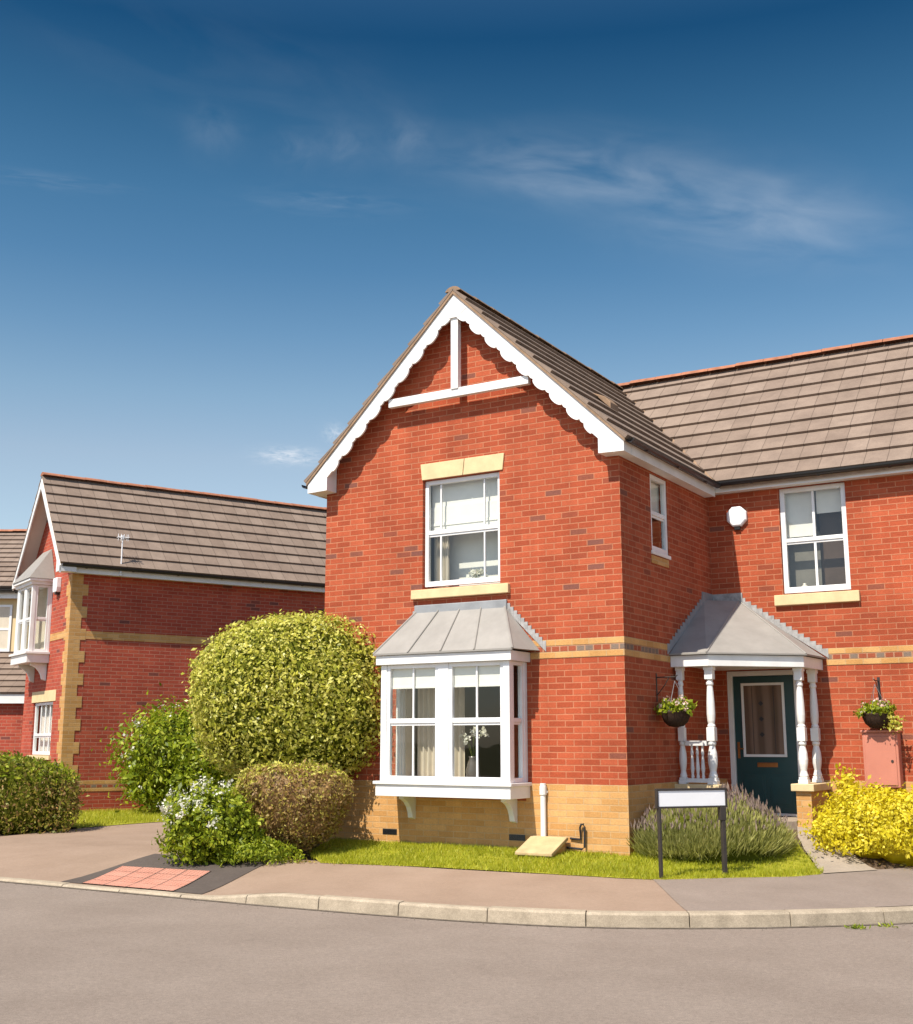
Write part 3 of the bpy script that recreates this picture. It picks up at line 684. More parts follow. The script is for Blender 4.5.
# fascia, soffits, gutters
zf0, zf1 = 4.74, 4.895
for q in (((0.145, -0.0, zf0), (0.168, D-0.145-0.03, zf1)), ((0.145, D-0.168, zf0+0.06), (XE+0.2, D-0.145, zf1+0.02)), ((-WF-0.168, 0, zf0), (-WF-0.145, YR, zf1))): MB().box(*q).build('fascia', M['white'], house, bevel=0.003)
for q in (((0.005, 0.0, zf0+0.008), (0.145, D-0.17, zf0+0.02)), ((0.0, D-0.145, zf0+0.065), (XE+.2, D-0.005, zf0+0.078)), ((-WF-0.145, 0, zf0+0.008), (-WF-0.005, YR, zf0+0.02))): MB().box(*q).build('soffit', M['white'], house)
def gutter(mb, a, b, r=0.055):
    a, b = Vector(a), Vector(b); d = (b-a).normalized(); s = d.cross(Vector((0,0,1))).normalized(); pts = []
    for p in (a, b):
        for k in range(9):
            an = math.pi*k/8; pts.append(tuple(p+s*math.cos(an)*r+Vector((0,0,-math.sin(an)*r))))
        for k in range(8, -1, -1):
            an = math.pi*k/8; pts.append(tuple(p+s*math.cos(an)*(r-.006)+Vector((0,0,-math.sin(an)*(r-.006)))))
    mb.add(pts, [(k, k+1, 19+k, 18+k) for k in range(17)]+[(17,0,18,35), tuple(range(18)), tuple(range(35,17,-1))])
    n = int((b-a).length/0.9)
    for i in range(1, n+1):
        p = a+d*((i-0.5)*(b-a).length/n); mb.tube([tuple(p-d*0.02+Vector((0,0,-r*0.45))), tuple(p+d*0.02+Vector((0,0,-r*0.45)))], r*0.72, 8)
for q in (((0.232, -0.20, 4.90), (0.232, D-0.24, 4.90)), ((0.25, D-0.232, 4.93), (XE+0.2, D-0.232, 4.93)), ((-WF-0.232, -0.22, 4.885), (-WF-0.232, YR, 4.885))):
    mb = MB(); gutter(mb, *q); mb.build('gutter', M['black'], house)

# scalloped bargeboards
def barge(sgn, y, th, wtop=0.0):
    mb = MB(); n = 260
    ex = WF/2+0.165; Ls = math.hypot(ex, ex*SL)
    ax = Vector((ex*sgn, 0, -ex*SL)).normalized(); nn = Vector((-ax.z*sgn*-1, 0, 0))
    dn = Vector((-abs(ax.z)*sgn, 0, -abs(ax.x)))      # towards the inside of the gable
    apex = Vector((XC, y, ZR-0.062)); top = []; low = []
    stop = Ls-0.40
    for i in range(n+1):
        s = Ls*i/n
        p = apex+ax*s
        t = ((s-0.18)/0.325) % 1.0
        if s > stop: w = 0.185
        elif t < 0.74: q = t/0.74; w = 0.152+0.056*math.sqrt(max(0, 1-(2*q-1)**2))
        else: q = (t-0.74)/0.26; w = 0.152+0.018*math.sqrt(max(0, 1-(2*q-1)**2))
        # keep inside the mid line of the gable
        lowp = p+dn*w
        if (lowp.x-XC)*sgn < 0: lowp = Vector((XC, y, apex.z-0.27))
        top.append(p); low.append(lowp)
    pts = [tuple(p) for p in top]+[tuple(p) for p in low]; m = n+1
    pts += [(p[0], p[1]+th, p[2]) for p in pts]
    fs = []
    for i in range(n):
        fs += [(i, i+1, m+i+1, m+i), (2*m+i, 3*m+i, 3*m+i+1, 2*m+i+1), (i, 2*m+i, 2*m+i+1, i+1), (m+i, m+i+1, 3*m+i+1, 3*m+i)]
    fs += [(0, m, 3*m, 2*m), (n, 2*m+n, 3*m+n, m+n)]
    mb.add(pts, fs)
    if sgn > 0: mb.prism([(XC, apex.z-0.03), (XC+0.20, apex.z-0.23), (XC+0.075, apex.z-0.33), (XC-0.075, apex.z-0.33), (XC-0.20, apex.z-0.23)], y-0.004, y+th-0.004, 'y')
    # boxed foot
    fx = [XC+sgn*(WF/2-0.17), XC+sgn*(WF/2+0.166)]
    zt_ = lambda x: ZR-0.064-abs(x-XC)*SL
    poly = [(fx[0], 4.755), (fx[1], 4.745), (fx[1], zt_(fx[1])), (fx[0], zt_(fx[0])-0.02)]
    mb.prism(poly, y-0.004, -0.008, 'y')
    # soffit board under the verge
    q0, q1 = XC+sgn*0.02, fx[0]
    mb.prism([(q0, zt_(q0)-0.004), (q1, zt_(q1)-0.004), (q1, zt_(q1)-0.02), (q0, zt_(q0)-0.02)], y+th+0.002, -0.004, 'y')
    return mb.build('bargeboard', M['white'], house)
YBG = -0.225
barge(1, YBG, 0.028); barge(-1, YBG, 0.028)
mb = MB(); mb.box((-3.30, -0.19, 5.80), (-1.14, -0.115, 5.915)); mb.build('collar_beam', M['white'], house, bevel=0.005)
mb = MB(); mb.box((XC-0.055, -0.205, 5.90), (XC+0.055, -0.12, 6.93)); mb.build('king_post', M['white'], house, bevel=0.005)

# ---- front upper window
TF = T_front
mb = MB(); sash_frame(mb, TF, -2.85, -1.68, 3.33, 4.76, -0.055, (0.17, 0.80), 4.055)
win = mb.build('window', M['upvc'], house, bevel=0.004)
pane(TF, -2.80, -1.73, 3.38, 4.72, -0.085, win)
MB().prism([(-3.0,3.165),(-1.53,3.165),(-1.53,3.285),(-3.0,3.285)], -0.06, 0.10, 'y').build('sill', M['stone'], win, bevel=0.008)
lt = MB(); lt.prism([(-2.86,4.768),(-2.225,4.768),(-2.20,4.988),(-2.885,4.988)], 0.0005, 0.018, 'y', TF); lt.prism([(-2.217,4.768),(-1.622,4.768),(-1.597,4.988),(-2.192,4.988)], 0.0005, 0.018, 'y', TF)
lt.build('lintel', M['stone'], win, bevel=0.005)
b_ = MB(); b_.box((-2.83,-0.19,4.06),(-1.70,-0.175,4.42),TF); b_.box((-2.83,-0.18,4.16),(-1.70,-0.165,4.20),TF); b_.box((-2.83,-0.2,4.42),(-1.7,-0.19,4.75),TF); b_.build('blind', M['blind'], win)
MB().box((-2.84,-0.46,3.15),(-1.60,-0.45,4.3),TF).build('backing_panel', M['pale_panel'], win)  # flat pale panel behind the lower sash, for its even grey
folds(TF, -2.83, -2.60, 3.34, 4.75, -0.26).build('curtain_or_panel', M['curtain_or_panel'], win)
# ---- side window
TS = T_side
mb = MB(); sash_frame(mb, TS, 0.965, 1.54, 3.715, 4.72, -0.012, (), 4.22)
win = mb.build('window', M['upvc'], house, bevel=0.004)
pane(TS, 1.01, 1.50, 3.76, 4.68, -0.045, win)
mb = MB(); mb.box((0.93,0.0,3.665),(1.57,0.02,3.712),TS); mb.build('sill', M['white'], win, bevel=0.005)
mb = MB(); mb.box((0.93,0.0005,3.55),(1.50,0.012,3.65),TS); mb.build('brick_sill', M['yellow'], win)
b_ = MB(); b_.box((0.97,-0.12,4.25),(1.53,-0.11,4.70),TS); b_.build('blind', M['blind'], win)
# ---- wing window
TW = T_wing
mb = MB(); sash_frame(mb, TW, 1.02, 1.92, 3.325, 4.795, -0.04, (0.5,), 4.06, fw=0.065, bar=0.035)
win = mb.build('window', M['upvc'], house, bevel=0.004)
pane(TW, 1.07, 1.87, 3.38, 4.74, -0.07, win)
MB().prism([(0.90,3.155),(2.04,3.155),(2.04,3.30),(0.90,3.30)], D-0.06, D+0.08, 'y').build('sill', M['stone'], win, bevel=0.008)
b_ = MB(); b_.box((1.04,-0.17,4.12),(1.47,-0.16,4.78),TW); b_.box((1.49,-0.17,4.42),(1.9,-0.16,4.78),TW); b_.build('blind', M['blind'], win)

MB().box((1.485,-0.31,3.22),(1.98,-0.30,4.45),TW).build('curtain_or_panel', M['dim_room_brown'], win)  # added flat panel, its brown stands for the room's dimness
MB().box((0.96,-0.31,3.22),(1.475,-0.30,4.2),TW).build('curtain_or_panel', M['reflection_grey'], win)  # added flat panel, its grey stands for the reflection in the glass
# rooms behind the windows
def room(a, b, open_axis, mat=None):
    (x0,y0_,z0),(x1,y1_,z1) = a, b
    mb = MB()
    F = {'-y': [(x0,y0_,z0),(x1,y0_,z0),(x1,y0_,z1),(x0,y0_,z1)], '+y': [(x0,y1_,z0),(x1,y1_,z0),(x1,y1_,z1),(x0,y1_,z1)], '-x': [(x0,y0_,z0),(x0,y1_,z0),(x0,y1_,z1),(x0,y0_,z1)],
         '+x': [(x1,y0_,z0),(x1,y1_,z0),(x1,y1_,z1),(x1,y0_,z1)], '-z': [(x0,y0_,z0),(x1,y0_,z0),(x1,y1_,z0),(x0,y1_,z0)], '+z': [(x0,y0_,z1),(x1,y0_,z1),(x1,y1_,z1),(x0,y1_,z1)]}
    for k, q in F.items():
        if k not in open_axis: mb.poly(q)
    return mb.build('room_lining', mat or M['room'], house)
room((-4.40,0.14,2.62),(-0.14,3.0,4.86), ('-y','+x')); room((-4.40,0.14,0.2),(-0.14,5.0,2.48), ('-y',))
room((0.05,D+0.14,2.62),(4.5,4.7,4.86), ('-y',)); room((0.05,D+0.14,0.1),(4.5,5.0,2.48), ('-y',))

# ---- box bay window
BY = 0.45; bx0, bx1 = -3.185, -1.305
Tb = lambda u, d, z: (u, -BY-d, z)
TbR = lambda u, d, z: (bx1+d, -u, z)
TbL = lambda u, d, z: (bx0-d, -u, z)
mb = MB()
zb0, zb1, zbm = 0.84, 2.285, 1.58
pw = 0.085
mb.box((bx0,-BY,zb0),(bx0+pw,-BY+0.08,zb1)); mb.box((bx1-pw,-BY,zb0),(bx1,-BY+0.08,zb1))
xm = (bx0+bx1)/2
mb.box((xm-0.075,-BY+0.004,zb0),(xm+0.075,-BY+0.08,zb1))
for (a, b) in ((bx0+pw, xm-0.075), (xm+0.075, bx1-pw)): sash_frame(mb, Tb, a, b, zb0, zb1, -0.012, (0.5,), zbm, fw=0.05, bar=0.024, mid=0.06)
for TT in (TbR, TbL):
    mb.box((0.0,-0.08,zb0),(0.07,0.0,zb1),TT)
    sash_frame(mb, TT, 0.07, BY-0.08, zb0, zb1, -0.008, (), zbm, fw=0.045, mid=0.05)
bay = mb.build('bay_window', M['upvc'], house, bevel=0.004)
gp = MB(); gp.poly([(bx0+pw,-BY+0.045,zb0),(bx1-pw,-BY+0.045,zb0),(bx1-pw,-BY+0.045,zb1),(bx0+pw,-BY+0.045,zb1)])
for xx_ in (bx1-0.04, bx0+0.04): gp.poly([(xx_,-BY+0.05,zb0),(xx_,-0.05,zb0),(xx_,-0.05,zb1),(xx_,-BY+0.05,zb1)])
gp.build('glass', M['glass'], bay)
sm_ = MB(); sm_.box((bx0-0.06,-BY-0.075,0.80),(bx1+0.055,0.0,0.838)); sm_.box((bx0-0.035,-BY-0.05,0.655),(bx1+0.03,0.0,0.80)); sm_.build('sill', M['white'], bay, bevel=0.006)
fmb = MB(); fmb.box((bx0-0.05,-BY-0.05,2.287),(bx1+0.05,0.0,2.405)); fmb.build('fascia', M['white'], bay, bevel=0.005)
# hipped canopy of metal panels
ex0, ex1, ey, ez = bx0-0.075, bx1+0.085, -BY-0.075, 2.425
tx0, tx1, tz = -2.93, -1.60, 3.0
cm = MB()
Pa, Pb, Pc, Pd = Vector((ex0,ey,ez)), Vector((ex1,ey,ez)), Vector((tx1,-0.02,tz)), Vector((tx0,-0.02,tz))
P1, P2 = Vector((ex0-0.04,-0.004,ez)), Vector((ex1+0.10,-0.004,ez))
cm.add([Pa,Pb,Pc,Pd,P1,P2], [(0,1,2,3),(1,5,2),(0,3,4),(0,4,5,1)])
cm.box((ex0,ey-0.004,ez-0.018),(ex1,ey+0.02,ez+0.006))
for f in (0.26, 0.5, 0.74):      # standing seams
    a, b = Pa.lerp(Pb, f), Pd.lerp(Pc, f); cm.tube([tuple(a+Vector((0,-.006,.006))), tuple(b+Vector((0,-.006,.006)))], 0.011, 6)
for a, b in ((Pb, Pc), (Pa, Pd)): cm.tube([tuple(a), tuple(b)], 0.016, 6)
can = cm.build('bay_roof', M['canopy'], bay)
fl = MB(); fl.box((tx0-0.03,0.0005,tz-0.055),(tx1+0.03,0.035,tz+0.085),TF)
fl.build('flashing', M['lead'], bay, bevel=0.01)
fl = MB(); lead_steps(fl, TF, tx1+0.02, tz-0.03, ex1+0.19, ez+0.0, 11, 0.12)
fl.build('flashing', M['flash'], bay)
fl = MB(); lead_steps(fl, TF, tx0-0.02, tz-0.03, ex0-0.06, ez, 8, 0.08)
fl.build('flashing', M['flash'], bay)
def bracket(x, parent, mat=M['white'], top=0.655, T=None, sc=1.0):
    mb = MB(T); prof = [(0,0),(0.34,0),(0.34,-0.05),(0.30,-0.06),(0.22,-0.10),(0.15,-0.17),(0.11,-0.25),(0.09,-0.33),(0.0,-0.36)]
    mb.prism([(-p[0]*sc, top+p[1]*sc) for p in prof], x-0.036, x+0.036, 'x'); return mb.build('bracket', mat, parent, bevel=0.006)
bracket(-2.97, bay, sc=0.85); bracket(-1.49, bay, sc=0.85)
b_ = MB()
for (a, b) in ((bx0+0.12, xm-0.10), (xm+0.10, bx1-0.12)): b_.box((a,-0.075,2.01),(b,-0.067,2.28),Tb); b_.box((a,-0.08,1.985),(b,-0.062,2.01),Tb)
b_.build('blind', M['blind'], bay)
folds(T_front, -3.02, -2.30, 0.86, 2.26, -0.16, 0.025, 60, 9).build('curtain_or_panel', M['curtain_or_panel'], bay)
lin = MB(); lin.box((bx0+.05,-.015,.845),(-3.085,-.003,2.28)); lin.box((-3.099,-.002,.845),(-3.085,.20,2.28)); lin.build('reveal_lining', M['curtain_or_panel'], bay); lin = MB(); lin.box((-1.395,-.015,.845),(bx1-.05,-.003,2.28)); lin.box((-1.395,-.002,.845),(-1.381,.20,2.28)); lin.build('reveal_lining', M['curtain_or_panel'], bay)
fb = MB(); fb.box((bx0+0.02,-BY+0.09,0.80),(bx1-0.02,0.0,0.845)); fb.build('window_board', M['white'], bay)

# ---- porch in the corner
E1, E2, E3, E4 = Vector((0.002,1.42,2.43)), Vector((0.50,1.42,2.43)), Vector((1.50,2.34,2.43)), Vector((1.53,D-0.002,2.43))
PT = Vector((0.385,D-0.01,3.26)); PC0 = Vector((0.002,D-0.01,3.26)); PA = Vector((0.002,2.80,3.26))
pm = MB()
pm.add([E1,E2,PT,PC0,PA,E3,E4], [(0,1,4),(1,2,4),(4,2,3),(1,5,2),(5,6,2),(0,6,5,1)])
for a, b in ((E2,PT),(E3,PT)): pm.tube([tuple(a), tuple(b)], 0.014, 6)
for a, b in ((E1,E2),(E2,E3),(E3,E4)):
    d = (b-a).normalized(); n_ = Vector((d.y,-d.x,0)); dz_ = Vector((0,0,.02)); pm.add([a+n_*0.012, b+n_*0.012, b+n_*0.012-dz_, a+n_*0.012-dz_, a-n_*.02, b-n_*.02, b-n_*.02-dz_, a-n_*.02-dz_], [(0,1,2,3),(4,7,6,5),(0,4,5,1),(3,2,6,7),(0,3,7,4),(1,5,6,2)])
porch = pm.build('porch', M['canopy'], house)
# fascia ring under the canopy
ring = [Vector((0.004,1.455,0)), Vector((0.505,1.455,0)), Vector((1.465,2.345,0)), Vector((1.495,D-0.004,0))]
fm = MB(); inn_ = [Vector((0.004,1.60,0)), Vector((0.485,1.60,0)), Vector((1.345,2.41,0)), Vector((1.365,D-0.004,0))]
for i in range(3):
    a, b, c, d = ring[i], ring[i+1], inn_[i+1], inn_[i]
    pts = [(p.x,p.y,z) for z in (2.262, 2.405) for p in (a,b,c,d)]
    fm.add(pts, [(3,2,1,0),(4,5,6,7),(0,1,5,4),(1,2,6,5),(2,3,7,6),(3,0,4,7)])
fm.build('fascia', M['white'], porch, bevel=0.004)
cl = MB(); cl.poly([(p.x,p.y,2.30) for p in inn_]+[(0.004,D-0.004,2.30)]); cl.build('soffit', M['white'], porch)
fl = MB(); fl.box((0.0,0.0005,3.20),(0.44,0.02,3.37),TW); lead_steps(fl, TW, 0.40, 3.24, 1.58, 2.44, 15, 0.10); fl.build('flashing', M['flash'], porch)
fl = MB(); fl.box((2.72,0.0005,3.18),(D-0.03,0.02,3.37),TS); lead_steps(fl, TS, 2.80, 3.24, 1.36, 2.44, 15, 0.12); fl.build('flashing', M['lead'], porch)
def column(x, y, z0, z1, r=0.062):
    mb = MB(); H = z1-z0
    mb.box((x-r,y-r,z0),(x+r,y+r,z0+0.05)); mb.box((x-r*0.86,y-r*0.86,z0+0.05),(x+r*0.86,y+r*0.86,z0+0.08))
    prof = [(0.052,0.08),(0.056,0.10),(0.046,0.13),(0.040,0.16),(0.055,0.24),(0.060,0.30),(0.055,0.38),(0.042,0.44),(0.036,0.47),(0.050,0.49),(0.050,0.52),(0.040,0.53)]
    mb.lathe([(a*r/0.062*1.02, b) for a, b in prof], (x,y,z0), 16)
    mb.box((x-r*0.84,y-r*0.84,z0+0.53),(x+r*0.84,y+r*0.84,z0+0.70))
    prof = [(0.046,0.70),(0.052,0.72),(0.040,0.745),(0.048,0.78),(0.054,0.86),(0.051,1.0),(0.043,1.14),(0.036,1.22),(0.047,1.235),(0.047,1.26),(0.036,1.275),(0.042,1.30)]
    mb.lathe([(a*r/0.062, b) for a, b in prof], (x,y,z0), 16)
    mb.box((x-r*0.84,y-r*0.84,z0+1.30),(x+r*0.84,y+r*0.84,z1-0.02)); mb.box((x-r,y-r,z1-0.045),(x+r,y+r,z1))
    return mb.build('column', M['white'], porch, bevel=0.004)
zc0 = 0.80
column(0.078,1.585,zc0,2.262,0.05); column(0.47,1.585,zc0,2.262); column(1.365,2.43,zc0,2.262); column(1.38,3.02,zc0,2.262)
mb = MB(); mb.box((0.13,1.545,1.275),(0.41,1.625,1.335)); mb.box((0.125,1.55,0.82),(0.41,1.62,0.87))
for k in range(3):
    x = 0.20+0.07*k; mb.lathe([(0.014,0.865),(0.022,0.89),(0.015,0.92),(0.026,0.99),(0.018,1.10),(0.013,1.15),(0.020,1.18),(0.014,1.22),(0.016,1.28)], (x,1.585,0), 10)
mb.build('balustrade', M['white'], porch)
def pedestal(x0, x1, y0_, y1_, zt_):
    mb = MB(); mb.box((x0+.03,y0_+.03,-0.2),(x1-.03,y1_-.03,zt_-0.09)); p = mb.build('pedestal', M['yellow'], porch)
    mb = MB(); mb.box((x0-.02,y0_-.02,zt_-0.09),(x1+.02,y1_+.0,zt_)); mb.build('coping', M['stone'], p, bevel=0.008)
pedestal(0.01, 0.56, 1.47, 1.70, 0.80); pedestal(1.25, 1.50, 2.30, D-0.002, 0.80)
st = MB(); st.prism([(0.0,1.55),(0.5,1.75),(1.24,2.45),(1.24,D-0.01),(0.02,D-0.01)], -0.1, 0.34, 'z'); st.build('step', M['path'], porch, bevel=0.01)

# ---- front door
dm = MB(); d0 = -0.07
dm.box((0.225,d0-0.045,0.385),(1.075,d0,2.215),TW)
for (a,b,c,e) in ((0.29,0.62,0.46,0.90),(0.68,1.01,0.46,0.90)):      # raised lower panels
    dm.box((a,d0,c),(b,d0+0.008,e),TW); dm.box((a+.035,d0+0.008,c+.035),(b-.035,d0+0.014,e-.035),TW)
door = dm.build('door', M['door'], house, bevel=0.004)
fr = MB(); fr.box((0.152,-0.11,0.13),(0.222,-0.03,2.285),TW); fr.box((1.078,-0.11,0.13),(1.148,-0.03,2.285),TW); fr.box((0.222,-0.11,2.218),(1.078,-0.03,2.285),TW); fr.box((0.16,-0.11,0.345),(1.14,-0.02,0.38),TW)
fr.build('door_frame', M['upvc'], door, bevel=0.004)
gx0, gx1, gz0, gz1 = 0.335, 0.935, 1.12, 2.12
fr = MB()
for q in (((gx0,gz0),(gx0+.035,gz1)),((gx1-.035,gz0),(gx1,gz1)),((gx0+.035,gz1-.035),(gx1-.035,gz1)),((gx0+.035,gz0),(gx1-.035,gz0+.035))): fr.box((q[0][0],d0,q[0][1]),(q[1][0],d0+0.016,q[1][1]),TW)
fr.build('glazing_frame', M['upvc'], door, bevel=0.003)
m_, t_, b_s = newmat('obscured_door_glass')
uvn = N(t_, 'ShaderNodeNewGeometry').outputs['Position']
wv = N(t_, 'ShaderNodeTexWave', wave_type='BANDS', bands_direction='X', Scale=1.6, Distortion=1.0); t_.links.new(uvn, wv.inputs['Vector'])
t_.links.new(ramp(t_, wv.outputs[0], [(0.2, (0.12, 0.085, 0.062)), (0.8, (0.20, 0.145, 0.11))]), b_s.inputs['Base Color']); b_s.inputs['Roughness'].default_value = 0.12
M['doorglass'] = m_
gl_ = MB(); gl_.box((gx0+.035,d0+.001,gz0+.035),(gx1-.035,d0+0.006,gz1-.035),TW); gl_.build('glass', M['doorglass'], door)
gem = MB()
for z in (1.42, 1.63, 1.84):
    c = ((gx0+gx1)/2-0.03); gem.prism([(c-.036,z),(c,z-.036),(c+.036,z),(c,z+.036)], d0+0.0065, d0+0.010, 'y', TW)
for xg in (gx0+.15, gx1-.15): gem.box((xg-.003,d0+.0065,gz0+.04),(xg+.003,d0+.009,gz1-.04),TW)
gem.build('leaded_motif', M['black'], door)
lp = MB(); lp.box((0.52,d0+.001,0.985),(0.80,d0+0.012,1.045),TW); lp.box((0.55,d0+.012,0.998),(0.77,d0+0.018,1.032),TW); lp.build('letter_plate', M['brass'], door, bevel=0.003)
hd = MB(); hd.box((0.255,d0+.001,1.10),(0.285,d0+.010,1.32),TW); hd.tube([(0.27,d0+.01,1.23),(0.27,d0+.045,1.23),(0.35,d0+.05,1.23)], 0.009, 8, TW); hd.build('handle', M['brass'], door)

# ---- bits fixed to the front wall
def pipe_bits():
    mb = MB(); mb.tube([(-1.08,-0.045,0.16),(-1.08,-0.045,0.70)], 0.034, 12); mb.tube([(-1.08,-0.045,0.70),(-1.08,-0.045,0.80)], 0.044, 12); mb.tube([(-1.08,-0.045,0.795),(-1.08,-0.045,0.832)], 0.036, 12)
    mb.box((-1.13,-0.03,0.72),(-1.03,0.0,0.745)); mb.build('waste_pipe', M['white'], house)
    mb = MB(); mb.tube([(-0.78,-0.03,0.10),(-0.58,-0.045,0.09),(-0.545,-0.045,0.11),(-0.54,-0.045,0.34),(-0.555,-0.045,0.375),(-0.585,-0.045,0.37),(-0.60,-0.045,0.335),(-0.60,-0.03,0.20),(-0.74,-0.02,0.205)], 0.013, 8); mb.build('overflow_pipe', M['black'], house)
    for x in (-3.33, -1.46):
        mb = MB(); mb.box((x-.11,0.0062,0.15),(x+.11,0.012,0.22),TF)
        for k in range(4): mb.box((x-.10,0.012,0.16+.014*k),(x+.10,0.017,0.165+.014*k),TF)
        mb.build('air_brick', M['black'], house)
pipe_bits()

# ------------------------------------------------------------------ things on and near the house
def alarm(name, label, x, z, T, r=0.125):
    e = empty(name, label, 'alarm box', tuple(T(x, 0, z)))
    mb = MB(); base = Vector(T(x, 0, z))
    oct_ = lambda rr: [(rr*math.cos(math.pi/8+k*math.pi/4), rr*math.sin(math.pi/8+k*math.pi/4)) for k in range(8)]
    TL = lambda u, d, zz: tuple(Vector(T(x+u, d, z+zz))-base)
    o1, o2 = oct_(r), oct_(r*0.86); pts = []
    for d, o in ((0.001, o1), (0.05, o1), (0.068, o2)): pts += [(p[0], d, p[1]) for p in o]
    fs = [tuple(range(7,-1,-1)), tuple(range(16,24))]+[(k,(k+1)%8,8+(k+1)%8,8+k) for k in range(8)]+[(8+k,8+(k+1)%8,16+(k+1)%8,16+k) for k in range(8)]
    mb.add(pts, fs, None, TL); mb.build('cover', M['signwhite'], e, bevel=0.006)
    mb = MB(); mb.box((-0.04,0.004,-r-0.035),(0.04,0.045,-r+0.012),TL); mb.build('sounder', M['black'], e, bevel=0.004)
alarm('alarm_box', 'white octagonal alarm box under the eaves between the porch and the upper right window', 0.42, 4.455, TW, 0.155)
# meter box
e = empty('meter_box', 'terracotta coloured meter box fixed to brick wall below right hanging basket', 'meter box', (2.21, D, 0.95))
mb = MB(); mb.box((-0.22,-0.20,-0.20),(0.22,-0.007,0.485)); mb.build('cabinet', M['meter'], e, bevel=0.012)
mb = MB(); mb.box((-0.19,-0.212,-0.17),(0.19,-0.201,0.44)); d_ = mb.build('door', M['meter'], e, bevel=0.006)
mb = MB(); mb.lathe([(0.018,0),(0.016,0.008)], (0,0,0), 10, lambda u,d,z: (0.14+u,-0.213-z,0.13+d)); mb.build('lock', M['iron'], d_)
mb = MB(); mb.box((-0.235,-0.225,0.487),(0.235,-0.004,0.52)); mb.build('lid', M['meter'], e, bevel=0.008)

# ---- foliage
def superr(d, rx, ry, rz, p): return (np.abs(d[:,0]/rx)**p+np.abs(d[:,1]/ry)**p+np.abs(d[:,2]/rz)**p)**(-1/p)
def lumps(d, seed, amp, freq=3.0):
    r = np.random.default_rng(seed); o = np.zeros(len(d))
    for k in range(10):
        w = r.normal(size=3)*freq*(1+0.25*k); o += np.sin(d@w+r.uniform(0,6.28))*amp/(1+0.35*k)
    return 1+o*0.5
def leaf_mesh(name, P, Nrm, size, aspect, mat, parent, droop=0.35, upbias=0.0, jitter=0.8, fold=0.25):
    n = len(P); r = RNG
    nn = Nrm+r.normal(size=(n,3))*jitter; nn /= np.linalg.norm(nn,axis=1)[:,None]
    a = r.normal(size=(n,3)); a[:,2] += upbias - droop; a -= nn*(a*nn).sum(1)[:,None]; a /= np.linalg.norm(a,axis=1)[:,None]
    b = np.cross(nn, a); s = size*(0.45+1.0*r.random((n,1))**1.4)
    base = P; tip = P+a*s; mid = P+a*s*0.45
    l = mid+b*s*aspect*0.5+nn*s*fold*0.3; q = mid-b*s*aspect*0.5+nn*s*fold*0.3
    V = np.stack([base,l,tip,q],1).reshape(-1,3)
    me = bpy.data.meshes.new(name); me.vertices.add(4*n); me.vertices.foreach_set('co', V.astype(np.float32).ravel())
    me.loops.add(4*n); me.loops.foreach_set('vertex_index', np.arange(4*n, dtype=np.int32))
    me.polygons.add(n); me.polygons.foreach_set('loop_start', np.arange(0,4*n,4,dtype=np.int32)); me.polygons.foreach_set('loop_total', np.full(n,4,dtype=np.int32))
    me.update(calc_edges=True); me.validate(); me.materials.append(mat)
    o = bpy.data.objects.new(name, me); COL.objects.link(o); o.parent = parent; return o
def rand_dirs(n, zmin=-1.0, sc=(1,1,1)):
    d = RNG.normal(size=(int(n*2.5)+50,3)); d /= np.linalg.norm(d,axis=1)[:,None]; d = d*np.array(sc); d /= np.linalg.norm(d,axis=1)[:,None]; d = d[d[:,2] > zmin]; return d[:n]
def rotz(P, a):
    c, s = math.cos(a), math.sin(a); Q = P.copy(); Q[:,0] = c*P[:,0]-s*P[:,1]; Q[:,1] = s*P[:,0]+c*P[:,1]; return Q
def core_mesh(name, rx, ry, rz, p, seed, amp, freq, c, k, mat, parent, rot, zmin=None, fl_=None):
    bm = bmesh.new(); bmesh.ops.create_icosphere(bm, subdivisions=4, radius=1)
    d = np.array([v.co[:] for v in bm.verts]); d /= np.linalg.norm(d,axis=1)[:,None]
    Rr = superr(d,rx,ry,rz,p)*lumps(d,seed,amp,freq)*k*(1+0.10*lumps(d,seed+5,1.0,14)-0.10)
    P = d*Rr[:,None]; P = rotz(fl_(P) if fl_ else P, rot)+np.array(c)
    if zmin is not None: P[:,2] = np.maximum(P[:,2], zmin)
    for v, q in zip(bm.verts, P): v.co = q
    me = bpy.data.meshes.new(name); bm.to_mesh(me); bm.free(); me.materials.append(mat)
    for q in me.polygons: q.use_smooth = True
    o = bpy.data.objects.new(name, me); COL.objects.link(o); o.parent = parent; return o
def branches(parent, h, spread, n=9, r=0.025, mat=None):
    mb = MB()
    for i in range(n):
        a = random.uniform(0,6.283); s = spread*random.uniform(0.3,1); k = random.uniform(.7,1)
        b = Vector((random.uniform(-.1,.1), random.uniform(-.1,.1), -0.1))
        mb.tube([tuple(b), tuple(b+Vector((math.cos(a)*s*.35, math.sin(a)*s*.35, h*.4*k))), tuple(b+Vector((math.cos(a+.2)*s, math.sin(a+.2)*s, h*k)))], [r, r*.7, r*.3], 6)
    return mb.build('branches', mat or M['bark'], parent, smooth=True)
